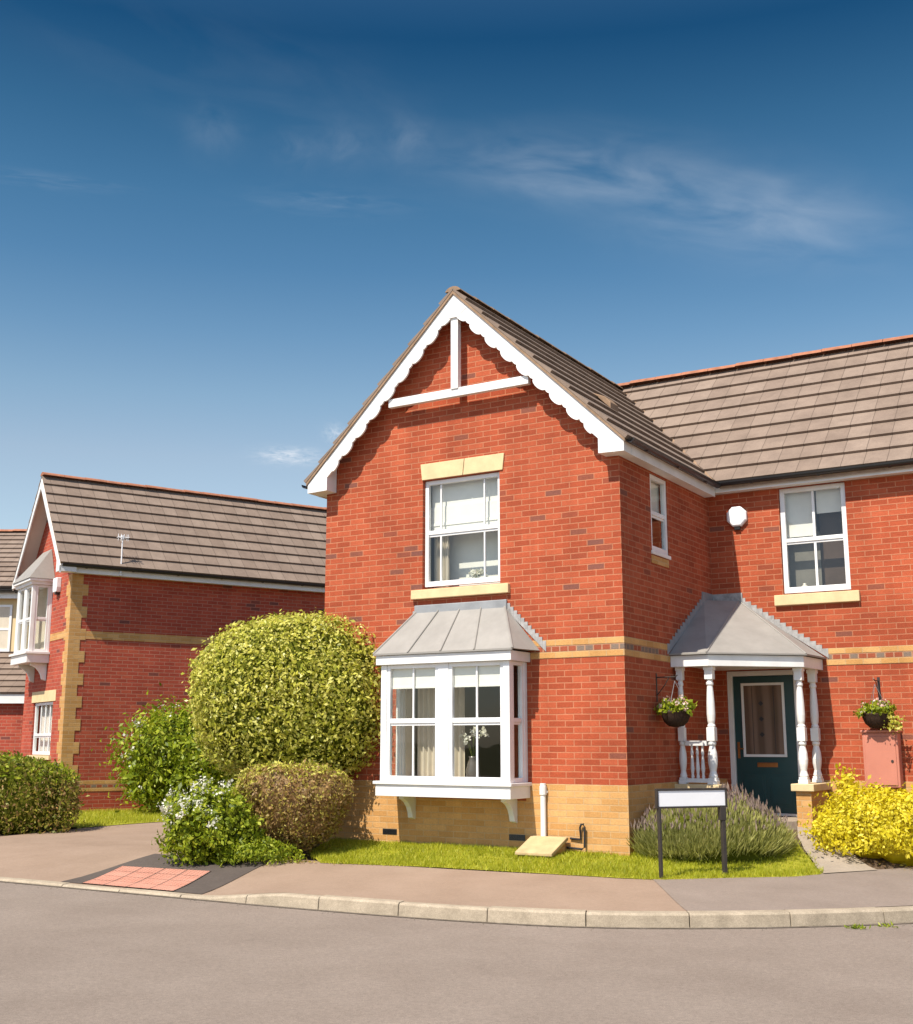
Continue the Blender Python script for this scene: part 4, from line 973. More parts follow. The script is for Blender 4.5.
def shrub(name, label, loc, rx, ry, rz, zc, n, size, aspect, mat, core_mat, p=2.4, amp=0.06, freq=3.0, seed=1, rot=YAW, depth=0.25, zmin=-1.0, reject=None, cat='shrub', shrink=0.80, jitter=0.8, droop=0.35, upbias=0, stray=0.05, group=None, nb=10, floor=0.02, flare=0.0):
    e = empty(name, label, cat, loc, 0, group)
    d = rand_dirs(n, zmin, (rx,ry,rz)); n = len(d)
    rr = superr(d,rx,ry,rz,p)*lumps(d,seed,amp,freq)
    k = 1-depth*RNG.random(n)**1.8+np.abs(RNG.normal(size=n))*stray*(RNG.random(n) < 0.35)
    P = d*(rr*k)[:,None]; Nr = d/np.array([rx,ry,rz])**1.2; Nr /= np.linalg.norm(Nr,axis=1)[:,None]
    fl_ = lambda Q: Q*np.stack([1-flare*np.clip((0.3*rz-Q[:,2])/(1.3*rz),0,1)]*2+[np.ones(len(Q))],1)
    P = rotz(fl_(P), rot)+np.array([0,0,zc]); Nr = rotz(Nr, rot)
    keep = P[:,2] > floor
    if reject is not None: keep &= ~reject(P+np.array(loc))
    o = leaf_mesh('foliage', P[keep], Nr[keep], size, aspect, mat, e, droop, upbias, jitter)
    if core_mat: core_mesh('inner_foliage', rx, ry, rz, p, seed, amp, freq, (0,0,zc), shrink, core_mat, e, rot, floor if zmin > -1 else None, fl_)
    branches(e, zc, min(rx,ry)*0.5, nb)
    def surf(m, dz=-1.0, k=1.0):
        d = rand_dirs(m, dz, (rx,ry,rz)); r_ = superr(d,rx,ry,rz,p)*lumps(d,seed,amp,freq)*k
        Q = rotz(fl_(d*r_[:,None]), rot)+np.array([0,0,zc]); Nq = rotz(d, rot); kk = Q[:,2] > floor; return Q[kk], Nq[kk]
    return e, surf
in_house = lambda P: (P[:,0] > -WF-0.02) & (P[:,1] > -0.03)
z_ = zg
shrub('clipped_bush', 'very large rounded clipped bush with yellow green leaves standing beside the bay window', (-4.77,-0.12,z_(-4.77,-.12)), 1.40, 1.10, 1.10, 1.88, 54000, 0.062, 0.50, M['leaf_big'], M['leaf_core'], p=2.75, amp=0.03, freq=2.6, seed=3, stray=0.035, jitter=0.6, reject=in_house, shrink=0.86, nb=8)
e, sf = shrub('garden_shrub', 'bright green bushy shrub with scattered white blossom against the side wall of the left house', (-11.25,4.75,z_(-11.25,4.75)), 1.38, 1.15, 1.02, 0.96, 15000, 0.12, 0.46, M['leaf_fresh'], M['leaf_core'], p=2.6, amp=0.18, freq=3.4, seed=5, shrink=0.76, stray=0.14, depth=.35)
Q, Nq = sf(2000, -0.5); sel = (rotz(Q,-YAW)[:,0] < -0.35) & (RNG.random(len(Q)) < 0.09)
leaf_mesh('blossom', np.repeat(Q[sel],5,0)+RNG.normal(size=(sel.sum()*5,3))*0.03, np.repeat(Nq[sel],5,0), 0.055, 0.9, M['petal'], e)
e, sf = shrub('flowering_shrub', 'low green shrub covered with white blossom at the pavement corner beside the dark asphalt', (-4.78,-1.72,z_(-4.78,-1.72)), 0.62, 0.48, 0.47, 0.38, 10500, 0.065, 0.5, M['leaf_fresh'], M['leaf_core'], p=2.3, amp=0.24, freq=3.4, seed=8, floor=0.0, stray=0.07, shrink=.72, depth=.4)
Q, Nq = sf(500, 0.0, 1.03); hub = Q[(Q[:,2] > 0.45)][:110]; hn = Nq[(Q[:,2] > 0.45)][:110]
m_s = rotz(hub,-YAW)[:,0] < 0.22; hub, hn = hub[m_s], hn[m_s]
leaf_mesh('blossom', np.repeat(hub,16,0)+RNG.normal(size=(len(hub)*16,3))*0.03, np.repeat(hn,16,0), 0.036, 0.9, M['petal'], e)
e, sf = shrub('clipped_hedge', 'clipped bronze and yellow hedge bush in front of the large rounded bush', (-4.09,-1.02,z_(-4.09,-1.02)), 0.70, 0.56, 0.49, 0.60, 15000, 0.045, 0.5, M['leaf_brown'], M['leaf_brown'], p=3.2, amp=0.08, freq=3.4, seed=12, shrink=0.84, jitter=0.8, nb=22, floor=0.0, flare=0.35)
Q, Nq = sf(4200, -0.1, 1.0); lx = rotz(Q,-YAW)[:,0]; sel = (Q[:,2] > 0.98) | ((lx < -0.45) & (Q[:,2] > 0.5)); sel &= RNG.random(len(Q)) < 0.9
leaf_mesh('new_growth', Q[sel]+Nq[sel]*0.012, Nq[sel], 0.05, 0.5, M['leaf_big'], e)
shrub('ground_cover_plant', 'low spreading green plant at the foot of the bronze hedge beside the pavement', (-4.08,-1.66,z_(-4.08,-1.66)), 0.46, 0.30, 0.20, 0.09, 2600, 0.05, 0.4, M['leaf_fresh'], None, p=2, amp=0.15, seed=15, depth=0.7, zmin=-0.2, nb=6, floor=0.0)
e, sf = shrub('boundary_hedge', 'overgrown green and bronze hedge at the far left in front of the left house', (-11.40,-0.51,z_(-11.40,-.51)), 1.75, 0.70, 0.72, 0.52, 17000, 0.075, 0.45, M['leaf_hedge'], M['leaf_core'], p=3.2, amp=0.10, freq=3.0, seed=21, jitter=1.0, shrink=0.82, floor=0.0)
Q, Nq = sf(5000, -0.2, 1.0); sel = Q[:,2] > 0.80
leaf_mesh('new_growth', Q[sel]+Nq[sel]*0.02, Nq[sel], 0.08, 0.45, M['leaf_fresh'], e)
Q, Nq = sf(8000, -0.6, 1.0); sel = (Q[:,2] < 0.80) & (rotz(Q,-YAW)[:,0] > -0.9)
leaf_mesh('bronze_leaves', Q[sel]+Nq[sel]*0.02, Nq[sel], 0.06, 0.45, M['leaf_brown'], e)
# golden shrub by the path
gold_rej = lambda P: (P[:,1] > D-0.05)
e, sf = shrub('golden_shrub', 'spreading shrub with bright golden yellow leaves below the meter box', (2.62,1.98,z_(2.62,1.98)), 1.12, 0.72, 0.50, 0.20, 26000, 0.052, 0.55, M['leaf_gold'], M['leaf_gold'], p=2.2, amp=0.16, freq=4.2, seed=31, reject=gold_rej, jitter=0.5, shrink=0.74, stray=0.10, floor=0.0)
tuft = np.array([(-0.74,0.42,0.74),(-0.70,0.40,0.60),(-0.66,0.30,0.45),(-0.45,0.25,0.48)])
Q = np.concatenate([t+RNG.normal(size=(260,3))*np.array([.08,.07,.09]) for t in tuft]); leaf_mesh('shoots', Q, Q*0+np.array([0,-.4,.6]), 0.06, 0.55, M['leaf_gold'], e)
# lavender
def lavender():
    loc = (0.66,0.66,z_(0.68,0.5)-0.03); e = empty('lavender_bush', 'wide grey green lavender bush with faded flower spikes behind the blank sign', 'shrub', loc)
    n = 32000; V, F = [], []; Hh, HF = [], []
    c, s = math.cos(YAW), math.sin(YAW)
    for i in range(n):
        th = random.uniform(0, 6.283); rr = math.sqrt(random.random()); bx, by = rr*math.cos(th), rr*math.sin(th)
        rx, ry = 1.02, 0.62
        top = (0.60+0.17*math.exp(-((bx-0.40)/0.45)**2))*(max(0.03, 1-0.9*(bx*bx+by*by)))**0.38*(0.90+0.16*by)*random.uniform(0.55, 1.05)
        top *= 1+0.22*noise.noise(Vector((bx*3.0, by*3.0, 1)))
        lx, ly = bx*rx*0.86, by*ry*0.86; tx, ty = lx+bx*0.10+random.gauss(0,.075), ly+by*0.10+random.gauss(0,.075)
        z0 = max(0, top-random.uniform(0.05, 0.13)); f0 = z0/max(top,1e-3)
        p0 = Vector((c*(lx+(tx-lx)*f0)-s*(ly+(ty-ly)*f0), s*(lx+(tx-lx)*f0)+c*(ly+(ty-ly)*f0), z0)); p1 = Vector((c*tx-s*ty, s*tx+c*ty, top))
        if min(p0.x, p1.x)+0.66 < 0.04: continue
        a = random.uniform(0, 6.283); w = Vector((math.cos(a), math.sin(a), 0))*random.uniform(.004,.010)
        b = len(V); V += [tuple(p0-w*.6), tuple(p0+w*.6), tuple((p0+p1)/2+w), tuple(p1), tuple((p0+p1)/2-w)]; F.append((b, b+1, b+2, b+3, b+4))
        pr_ = 0.03+0.45*sm(-0.1, 0.7, bx)*sm(-0.3,0.4,by)+(0.15 if bx < -0.65 else 0)
        if top > 0.30 and random.random() < pr_:
            q1 = p1+Vector((random.gauss(0,.015), random.gauss(0,.015), random.uniform(.05,.11)))
            b = len(Hh); w *= 1.5; m_ = (p1+q1)/2; k = Vector((-w.y, w.x, 0))
            Hh += [tuple(p1), tuple(m_+w), tuple(q1), tuple(m_-w), tuple(m_+k), tuple(m_-k)]; HF += [(b,b+1,b+2,b+3),(b,b+4,b+2,b+5)]
    MB().add(V, F).build('foliage', M['leaf_lav'], e); MB().add(Hh, HF).build('flower_spikes', M['lav_head'], e)
    bm = bmesh.new(); bmesh.ops.create_icosphere(bm, subdivisions=4, radius=1)
    for v in bm.verts:
        x, y, z = v.co; x, y = x*0.84, y*0.50; k = 1+0.15*noise.noise(v.co*3)
        v.co = ((c*x-s*y)*k, (s*x+c*y)*k, max(0, z)*0.50*k)
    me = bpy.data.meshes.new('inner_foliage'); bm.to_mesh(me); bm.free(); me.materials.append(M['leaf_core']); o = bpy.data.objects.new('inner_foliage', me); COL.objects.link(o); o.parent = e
lavender()
# hanging baskets
def basket(name, label, loc, wall_dir, reach, seed, s=1.0):
    """loc = centre of the bowl rim; wall_dir = unit vector from bowl towards the wall"""
    e = empty(name, label, 'hanging basket', loc, 0, 'hanging baskets on the house walls')
    mb = MB(); prof = [(0.02,-0.17),(0.09,-0.16),(0.145,-0.11),(0.175,-0.04),(0.185,0.0),(0.192,0.012),(0.18,0.02),(0.165,0.0)]
    mb.lathe([(a*s,b*s) for a,b in prof], (0,0,0), 20); mb.build('bowl', M['basket'], e, smooth=True)
    w = Vector(wall_dir); top = Vector((0,0,0.42*s)); mb = MB()
    for k in range(3):
        a = k*2.094+0.4; mb.tube([(0.18*s*math.cos(a),0.18*s*math.sin(a),0), tuple(top-Vector((0,0,.03)))], 0.003, 5)
    mb.build('chain', M['metal'], e)
    mb = MB(); wp = w*reach; bz = top.z+0.02
    mb.box(*[tuple(min(a,b) for a,b in zip(wp*0.985-Vector((abs(w.y)*.018, abs(w.x)*.018, -bz+0.30)), wp+Vector((abs(w.y)*.018, abs(w.x)*.018, bz+.05)))), tuple(max(a,b) for a,b in zip(wp*0.985-Vector((abs(w.y)*.018, abs(w.x)*.018, -bz+0.30)), wp+Vector((abs(w.y)*.018, abs(w.x)*.018, bz+.05))))])
    mb.tube([tuple(wp*.98+Vector((0,0,bz))), tuple(Vector((0,0,bz))), tuple(-w*0.04+Vector((0,0,bz+.02)))], 0.008, 6)
    mb.tube([tuple(wp*.98+Vector((0,0,bz-.22))), tuple(wp*.55+Vector((0,0,bz-.10))), tuple(wp*.3+Vector((0,0,bz)))], 0.006, 6); mb.build('bracket', M['iron'], e)
    r = np.random.default_rng(seed); d = r.normal(size=(900,3)); d /= np.linalg.norm(d,axis=1)[:,None]; d[:,2] = np.abs(d[:,2])*1.0-0.10
    P = d*np.array([.235,.225,.15])*s*(0.5+0.5*r.random((900,1)))*(1+0.25*np.sin(d@np.array([5,3,7]))[:,None]); P[:,2] += 0.025
    leaf_mesh('foliage', P, d, 0.055*s, 0.6, M['leaf_fresh'], e)
    if seed == 9: t = r.normal(size=(140,3))*np.array([.06,.05,.05])*s+np.array([0.20,-0.05,-0.10])*s; leaf_mesh('trailing_foliage', t, t*0+np.array([0,-1,.2]), 0.05*s, 0.6, M['leaf_big'], e)
    f = d[r.choice(900,16)]*np.array([.20,.20,.16])*s; f[:,2] += 0.05
    for q in f: leaf_mesh('flower', q+r.normal(size=(7,3))*0.013, np.tile(q,(7,1)), 0.035*s, 0.9, M['petal_mix'], e)
basket('hanging_basket', 'hanging basket of green plants on the shaded side wall, left of the porch columns', (0.24,0.97,1.67), (-1,0,0), 0.24, 3)
basket('hanging_basket', 'hanging basket of green plants on the sunlit wall above the terracotta meter box', (2.20,D-0.24,1.66), (0,1,0), 0.24, 9)

# street name board, blank
def sign():
    A, B = Vector((0.735,-0.905,0)), Vector((1.245,-0.275,0)); c = (A+B)/2; a = math.atan2((B-A).y, (B-A).x); L = (B-A).length
    z0 = zg(c.x, c.y); e = empty('street_sign', 'blank white street name board on two dark posts at the lawn edge', 'sign', (c.x, c.y, z0), a)
    h = L/2; H = 0.92
    for x in (-h+.01, h-.03):
        w = 0.014 if x < 0 else 0.021
        mb = MB(); mb.box((x-w,-0.025,-0.2),(x+w,0.025,H-.22 if x > 0 else H-.20)); mb.build('post', M['iron'], e, bevel=0.004)
    mb = MB(); mb.box((h-.07,-0.03,H-.34),(h-.0,0.03,H-.20)); mb.build('post_clamp', M['iron'], e, bevel=0.004)
    mb = MB(); z1, z2 = H-0.205, H
    mb.box((-h-.025,-0.022,z2-.022),(h+.025,0.022,z2)); mb.box((-h-.025,-0.022,z1),(h+.025,0.022,z1+.018)); mb.box((-h-.025,-0.022,z1+.018),(-h-.003,0.022,z2-.022)); mb.box((h+.003,-0.022,z1+.018),(h+.025,0.022,z2-.022)); mb.box((-h-.003,-0.002,z1+.018),(h+.003,0.018,z2-.022))
    mb.build('frame', M['iron'], e, bevel=0.003)
    mb = MB(); mb.box((-h-.001,-0.012,z1+.02),(h+.001,-0.003,z2-.024)); mb.build('name_plate', M['signwhite'], e)
sign()
# stone hood over the drain
e = empty('drain_hood', 'buff sloping stone drain cover on the lawn under the white pipe', 'drain cover', (-0.99,-0.24,zg(-0.99,-.24)))
mb = MB(); mb.prism([(-0.25,0.0),(-0.22,0.0),(0.19,0.155),(0.19,0.19),(0.15,0.19),(-0.25,0.035)], -0.24, 0.24, 'x'); mb.build('slab', M['drainstone'], e, bevel=0.008)
mb = MB(); mb.prism([(-0.15,0.0),(0.17,0.0),(0.17,0.135)], -0.21, 0.21, 'x'); mb.build('base', M['yellow'], e)

for (u, v, n_, lab) in ((856, 929, 60, 'small yellow green weed at the kerb foot, left of the two at the right edge'), (886, 927, 45, 'small dry weed growing at the kerb foot nearest the right edge')):
    gx, gy = pix_ground(u, v); e = empty('weed', lab, 'weed', (gx, gy, -0.295), 0, 'weeds along the kerb')
    P = RNG.normal(size=(n_,3))*np.array([.05,.02,.0]); leaf_mesh('foliage', P+np.array([0,0,.005]), np.tile([0.3,-1,.2],(n_,1)), 0.04, 0.28, M['leaf_fresh'], e, droop=-1.0)
def grit(name, pts, size, mat, label):
    V, F = [], []
    for (x, y, z) in pts:
        r_ = size*random.uniform(0.4, 1.2); b = len(V); a = random.uniform(0, 6.28)
        V += [(x+r_*math.cos(a+k*2.094), y+r_*math.sin(a+k*2.094), z) for k in range(3)]+[(x, y, z+r_*0.7)]; F += [(b,b+1,b+3),(b+1,b+2,b+3),(b+2,b,b+3)]
    o = MB().add(V, F).build(name, mat); tag(o, label, 'grit', kind='stuff')
pts = []
oc = offset_curve(0.0)
for _ in range(2600):
    i = random.randrange(len(KERB)-1); q = oc[i]+(oc[i+1]-oc[i])*random.random(); dd = abs(random.gauss(0, .09))+0.03
    t_ = KERB[i+1]-KERB[i]; t_ = t_/np.linalg.norm(t_)
    x, y = q[0]+t_[1]*dd, q[1]-t_[0]*dd
    if -9 < x < 5: pts.append((x, y, -0.291))
grit('grit', pts, 0.008, M['silt'], 'fine grit and silt in the channel along the kerb')
for (u, v, n_, lab) in ((300, 862, 70, 'brown leaf litter under the bronze hedge'), (897, 868, 40, 'brown leaf litter on the soil under the golden shrub')):
    gx, gy = pix_ground(u, v); P = RNG.normal(size=(n_,3))*np.array([.22,.10,0])+np.array([gx,gy,0]); P[:,2] = [zg(x, y)+0.012 for x, y in P[:,:2]]
    o = leaf_mesh('leaf_litter', P, np.tile([0,0,1.],(n_,1)), 0.05, 0.55, M['leaf_brown'], None, droop=0, jitter=.3); tag(o, lab, 'leaf litter', kind='stuff')
# ornaments seen through the panes
def vase(name, label, loc, h, r, blossom, mat):
    e = empty(name, label, 'vase', loc)
    mb = MB(); mb.lathe([(r*.6,0),(r*.9,h*.12),(r,h*.4),(r*.7,h*.75),(r*.45,h*.92),(r*.6,h),(r*.5,h*.98)], (0,0,0), 16); mb.build('vase', mat, e, smooth=True)
    mb = MB(); tips = []
    for k in range(7):
        a = k*0.9; t = (math.cos(a)*r*1.6, math.sin(a)*r*1.1, h+blossom*random.uniform(.6,1)); tips.append(t); mb.tube([(0,0,h*.9), (t[0]*.4,t[1]*.4,h+blossom*.4), t], 0.004, 5)
    mb.build('stems', M['leaf_deep'], e)
    for q in tips: leaf_mesh('flower', np.array(q)+RNG.normal(size=(16,3))*0.022, np.tile([0,-1,.3],(16,1)), 0.045, 0.9, M['petal'], e)
vase('flower_vase', 'vase of pale flowers on the sill inside the bay window', (-1.97,-0.20,0.846), 0.30, 0.085, 0.32, M['darkpot'])
vase('flower_vase', 'small vase of white flowers inside the upper front window', (-2.10,0.16,3.34), 0.07, 0.04, 0.10, M['pot'])
room_tbl = MB()
e = empty('ornament', 'small pale rounded jar on the sill inside the upper right window', 'ornament', (1.28,D+0.125,3.32))
mb = MB(); mb.lathe([(0.02,0),(0.055,0.03),(0.06,0.07),(0.035,0.11),(0.02,0.125),(0.025,0.14)], (0,0,0), 14); mb.build('jar', M['pot'], e, smooth=True)

# ------------------------------------------------------------------ the neighbouring house (its own frame, turned)
NA = 24.0
nb = empty('brick_house', 'red brick house on the left with buff quoins and an upstairs bay window', 'house', (-13.445,3.244,-0.03), -R(NA))
NZE, NZR, NXC, nxl = 4.86, 6.97, -1.5, -3.0
half = 1.80; nsl = (NZR-NZE)/half; oh = -0.345; NL = 10.4
nT_front = lambda u, d, z: (u, -d, z); nT_side = lambda u, d, z: (d, u, z)
nz = lambda x: NZR-0.07-abs(x-NXC)*nsl
mb = MB()
wall_with_holes(mb, nxl, 0, -0.3, 4.80, [(-2.24,-0.80,1.08,2.17)], nT_front)
mb.add([(nxl,0,4.80),(0,0,4.80),(0,0,nz(0)),(NXC,0,nz(NXC)),(nxl,0,nz(nxl))], [(0,1,2,3,4)], None, nT_front)
mb.build('wall', M['brick_grazed'], nb)
MB().poly([(0,0,-.3),(0,NL,-.3),(0,NL,nz(0)),(0,0,nz(0))]).build('wall', M['brick_grazed'], nb)
MB().poly([(nxl,0,-.3),(nxl,NL,-.3),(nxl,NL,nz(nxl)),(nxl,0,nz(nxl))]).build('wall', M['brick_grazed'], nb)
MB().poly([(0,NL,-.3),(0,NL,nz(0)),(NXC,NL,nz(NXC)),(nxl,NL,nz(nxl)),(nxl,NL,-.3)]).build('wall', M['brick_grazed'], nb)
# quoins on both faces of the corner
mb = MB(); z = 0.0; k = 0
while z < 4.66:
    h = min(0.225, 4.70-z); L1, L2 = ((0.335, 0.33) if k % 2 else (0.225, 0.22))
    mb.box((0.0,-0.0005,z),(0.008,L1,z+h)); mb.box((-L2,-0.008,z),(0.0,-0.0005,z+h)); mb.box((0,-0.008,z),(0.008,-0.0005,z+h))
    z += 0.225; k += 1
mb.build('quoin', M['yellow'], nb)
for q in (((0.0005,0.34,3.40),(0.007,NL,3.56)), ((-1.30,-0.007,3.42),(-0.34,-0.0005,3.57)), ((0.0005,0.34,0.53),(0.007,NL,0.605)), ((0.0005,0.34,0.39),(0.007,NL,0.46)), ((0.0005,0.0,-0.3),(0.009,NL,0.04))):
    MB().box(*q).build('string_course', M['yellow'], nb)
MB().box((0.0005,0.34,0.462),(0.005,NL,0.528)).build('header_course', M['header'], nb)
mb = MB(); mb.prism([(NXC-.17,5.95),(NXC+.17,5.95),(NXC+.17,6.2),(NXC,6.45),(NXC-.17,6.2)], -0.012, -0.0005, 'y'); mb.build('gable_panel', M['yellow'], nb)
rf = MB(); ln = math.hypot(half, NZR-NZE)
tile_slope(rf, (NXC+half, oh, NZE), (0,1,0), (-half,0,NZR-NZE), [(0,0),(NL+.2-oh,0),(NL+.2-oh,ln),(0,ln)], 0.31)
tile_slope(rf, (NXC-half, oh, NZE), (0,1,0), (half,0,NZR-NZE), [(0,0),(NL+.2-oh,0),(NL+.2-oh,ln),(0,ln)], 0.31)
nroof = rf.build('roof', M['tile'], nb)
ridge_tiles('ridge_tile', (NXC, oh, NZR+0.02), (NXC, NL+.2, NZR+0.02), nroof, M['ridge'], 0.11)
dk = MB()
dk.prism([(NXC,NZR-.012),(NXC+half-.01,NZE),(NXC+half-.01,NZE-.05),(NXC,NZR-.065),(NXC-half+.01,NZE-.05),(NXC-half+.01,NZE)], oh+.01, NL+.15, 'y'); dk.build('verge', M['soffit'], nroof)
for sg in (1,-1):
    mb = MB()
    x1 = NXC+sg*(half-.02); zz = lambda x: NZR-.066-abs(x-NXC)*nsl
    mb.prism([(NXC, zz(NXC)), (x1, zz(x1)), (x1, zz(x1)-.15), (NXC, zz(NXC)-.19)], oh-0.006*(sg > 0), oh+.025, 'y')
    x0 = NXC+sg*(half-.24); mb.prism([(x0, NZE-.155),(x1,NZE-.155),(x1,zz(x1)),(x0,zz(x0)-.1)], oh-.012, -.01, 'y')
    mb.build('bargeboard', M['white'], nb)
MB().box((0.19,0.0,NZE-.16),(0.215,NL,NZE-.005)).build('fascia', M['white'], nb); MB().box((0.004,0.0,NZE-.15),(0.19,NL,NZE-.135)).build('soffit', M['white'], nb)
mb = MB(); gutter(mb, (0.275,-0.30,NZE-.005), (0.275,NL,NZE-.005)); mb.build('gutter', M['black'], nb)
# upstairs bay of the neighbour
nbY = 0.42; n0, n1 = -2.50, -1.33
Tn = lambda u,d,z: (u,-nbY-d,z); TnR = lambda u,d,z: (n1+d,-u,z)
zb0, zb1 = 3.20, 4.60
mb = MB()
mb.box((n0,-nbY,zb0),(n0+.08,-nbY+.08,zb1)); mb.box((n1-.08,-nbY,zb0),(n1,-nbY+.08,zb1)); mb.box(((n0+n1)/2-.05,-nbY+.004,zb0),((n0+n1)/2+.05,-nbY+.08,zb1))
for a,b in ((n0+.08,(n0+n1)/2-.05),((n0+n1)/2+.05,n1-.08)): sash_frame(mb, Tn, a, b, zb0, zb1, -.012, (), 3.90, fw=.05)
for TT in (TnR, lambda u,d,z: (n0-d,-u,z)):
    mb.box((0,-.08,zb0),(.05,0,zb1),TT); sash_frame(mb, TT, 0.05, nbY-.08, zb0, zb1, -.008, (), 3.90, fw=.045)
nbay = mb.build('bay_window', M['upvc'], nb, bevel=.004)
gp = MB(); gp.poly([(n0+.05,-nbY+.045,zb0),(n1-.05,-nbY+.045,zb0),(n1-.05,-nbY+.045,zb1),(n0+.05,-nbY+.045,zb1)])
for x in (n0+.04, n1-.04): gp.poly([(x,-nbY+.05,zb0),(x,-.02,zb0),(x,-.02,zb1),(x,-nbY+.05,zb1)])
gp.build('glass', M['glass'], nbay)
mb = MB(); mb.box((n0-.04,-nbY-.04,2.97),(n1+.04,0,zb0-.005)); mb.box((n0-.08,-nbY-.08,zb0-.05),(n1+.08,-0.001,zb0-.002)); mb.build('sill', M['white'], nbay, bevel=.005)
mb = MB(); mb.box((n0-.04,-nbY-.04,zb1+.002),(n1+.04,0,zb1+.10)); mb.box((n0-.09,-nbY-.09,zb1+.07),(n1+.09,-.001,zb1+.125)); mb.build('fascia', M['white'], nbay, bevel=.005)
mb = MB(); a,b,c,d = (n0-.11,-nbY-.11,zb1+.128),(n1+.11,-nbY-.11,zb1+.128),(n1-.25,-.01,5.42),(n0+.25,-.01,5.42); p1,p2 = (n0-.11,-.004,zb1+.128),(n1+.11,-.004,zb1+.128)
mb.add([a,b,c,d,p1,p2], [(0,1,2,3),(1,5,2),(0,3,4),(0,4,5,1)]); mb.build('bay_roof', M['canopy'], nbay)
for x in (n0+.15, n1-.12): bracket(x, nbay, M['white'], 2.968)
mb = MB(); mb.box((n0+.1,-0.02,zb0),(n1-.1,-0.012,zb1)); mb.build('blind', M['curtain_or_panel'], nbay)
mb = MB(); sash_frame(mb, nT_front, -2.23, -0.81, 1.09, 2.165, -.04, (0.25,0.5,0.75), 1.5, bar=.04); w3 = mb.build('window', M['upvc'], nb, bevel=.004)
pane(nT_front, -2.18,-0.86,1.13,2.12,-.07,w3); folds(nT_front, -2.2,-0.84,1.1,2.14,-.2,.02,40,9).build('curtain_or_panel', M['blind'], w3)
mb = MB(); mb.box((-2.35,-.05,1.0),(-.7,0.02,1.082)); mb.build('sill', M['stone'], w3)
MB().box((-2.36,-0.012,2.172),(-0.62,-0.0005,2.40)).build('lintel', M['stone'], w3, bevel=.004)
MB().box((nxl+.05,0.30,0.1),(-0.1,0.31,4.5)).build('room_lining', M['room'], nb)

# things on the neighbour: alarm box, aerial
Mn = Matrix.Translation(nb.location) @ Matrix.Rotation(-R(NA), 4, 'Z')
e = empty('alarm_box', 'white alarm box under the gable corner of the left house', 'alarm box', tuple(Mn @ Vector((-0.88,0,4.56))), -R(NA))
mb = MB(); mb.prism([(-.12,-.15),(.12,-.15),(.14,-.05),(.14,.15),(-.14,.15),(-.14,-.05)], -0.10, -0.001, 'y'); mb.build('cover', M['signwhite'], e, bevel=.012)
mb = MB(); mb.box((-.05,-.08,-.2),(.05,-.02,-.152)); mb.build('sounder', M['black'], e)
e = empty('tv_aerial', 'thin white television aerial on a pole at the eaves of the left house', 'aerial', tuple(Mn @ Vector((0.26,0.90,4.80))), -R(NA))
mb = MB(); mb.tube([(0,0,-.05),(0,0,0.72)], .014, 8); mb.box((-.04,-.02,-.09),(0.0,.02,-.04)); mb.build('pole', M['signwhite'], e)
mb = MB(); mb.tube([(0,-.10,.70),(0,.13,.70)], .010, 6)
for y in (-.09,-.03,.03,.09,.12): mb.tube([(-.09,y,.70),(.09,y,.70)], .006, 5); mb.tube([(0,y,.63),(0,y,.77)], .006, 5)
mb.box((-.03,-.03,.66),(.03,.02,.74)); mb.build('antenna', M['signwhite'], e)

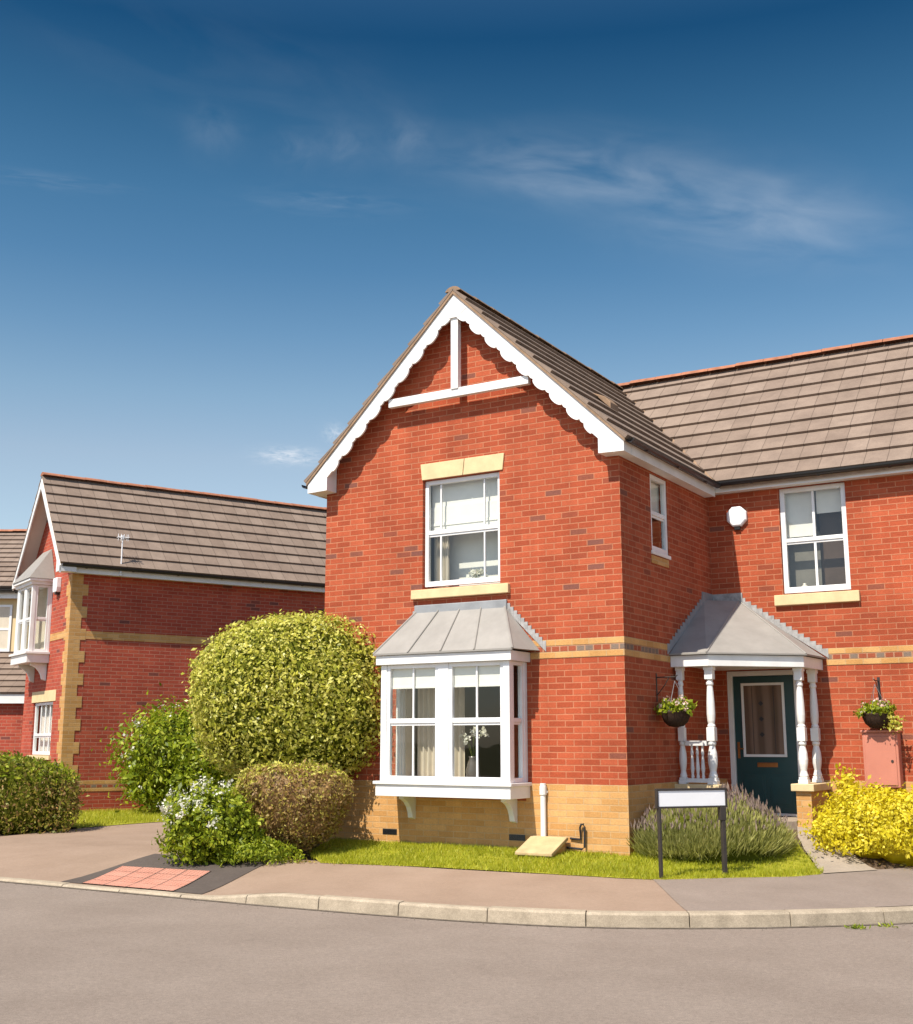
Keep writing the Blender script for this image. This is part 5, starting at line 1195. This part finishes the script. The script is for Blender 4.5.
# ------------------------------------------------------------------ rendered house with a garage, far left, seen past the neighbour
def hpos(px, depth, z=0.0):
    """ground position at a given horizontal distance from the camera"""
    d = pix_dir(px, 742); h = Vector((-math.sin(YAW), math.cos(YAW), 0)); t = depth/(d.x*h.x+d.y*h.y); return (CAM.x+d.x*t, CAM.y+d.y*t, z)
rh = empty('rendered_house', 'cream rendered house and garage behind the left brick house at the left edge', 'house', hpos(26, 29.3, -0.05), YAW)
def rb(name, mat, a, b, parent=rh, bevel=0): return MB().box(a, b).build(name, M[mat], parent, bevel=bevel)
RW = -9.0; REX = 0.10; re_z, rr_z = 5.10, 7.05
rb('wall', 'render', (RW,0,-.3), (REX-.25,6.0,5.0))
rf = MB(); lw = math.hypot(3.3, rr_z-re_z)
tile_slope(rf, (0,-0.3,re_z), (1,0,0), (0,3.3,rr_z-re_z), [(RW-.3,0),(REX,0),(REX,lw),(RW-.3,lw)], 0.32)
tile_slope(rf, (0,6.3,re_z), (1,0,0), (0,-3.3,rr_z-re_z), [(RW-.3,0),(REX,0),(REX,lw),(RW-.3,lw)], 0.32)
rroof = rf.build('roof', M['tile'], rh)
MB().prism([(-.2,re_z-.08),(3.0,rr_z-.1),(6.2,re_z-.08)], RW, REX-.1, 'x').build('gable_wall', M['render'], rh)
ridge_tiles('ridge_tile', (RW-.3,3.0,rr_z+.03), (REX,3.0,rr_z+.03), rroof, M['ridge'], .11)
rb('fascia', 'white', (RW-.2,-.20,re_z-.26), (REX-.05,-.17,re_z-.02))
mb = MB(); gutter(mb, (RW-.2,-.29,re_z-.04), (REX-.02,-.29,re_z-.04), .09); mb.build('gutter', M['black'], rh)
mb = MB(); sash_frame(mb, lambda u,d,z: (u,-0.03-d,z), -1.45, -0.55, 3.55, 4.70, 0.0, (0.5,), 4.1); w2 = mb.build('window', M['upvc'], rh); pane(lambda u,d,z: (u,-0.03-d,z), -1.4,-.6,3.6,4.65,-.02,w2)
MB().box((-1.4,-.012,3.6),(-.6,-.005,4.65)).build('blind', M['curtain_or_panel'], w2)
rb('garage_wall', 'brick_grazed', (-6.0,-1.65,-.3), (REX+.68,-.01,2.30))
rf = MB(); lg = math.hypot(1.85, 1.05)
tile_slope(rf, (0,-1.83,2.46), (1,0,0), (0,1.82,1.05), [(-6.2,0),(REX+.75,0),(REX+.75,lg),(-6.2,lg)], 0.3); rf.build('garage_roof', M['tile'], rh)
MB().prism([(-1.7,2.305),(-1.7,2.42),(-.012,3.40),(-.012,2.305)], -6.0, REX+.66, 'x').build('garage_gable', M['brick_grazed'], rh)
rb('garage_fascia', 'white', (-6.2,-1.80,2.24), (REX+.75,-1.77,2.46))
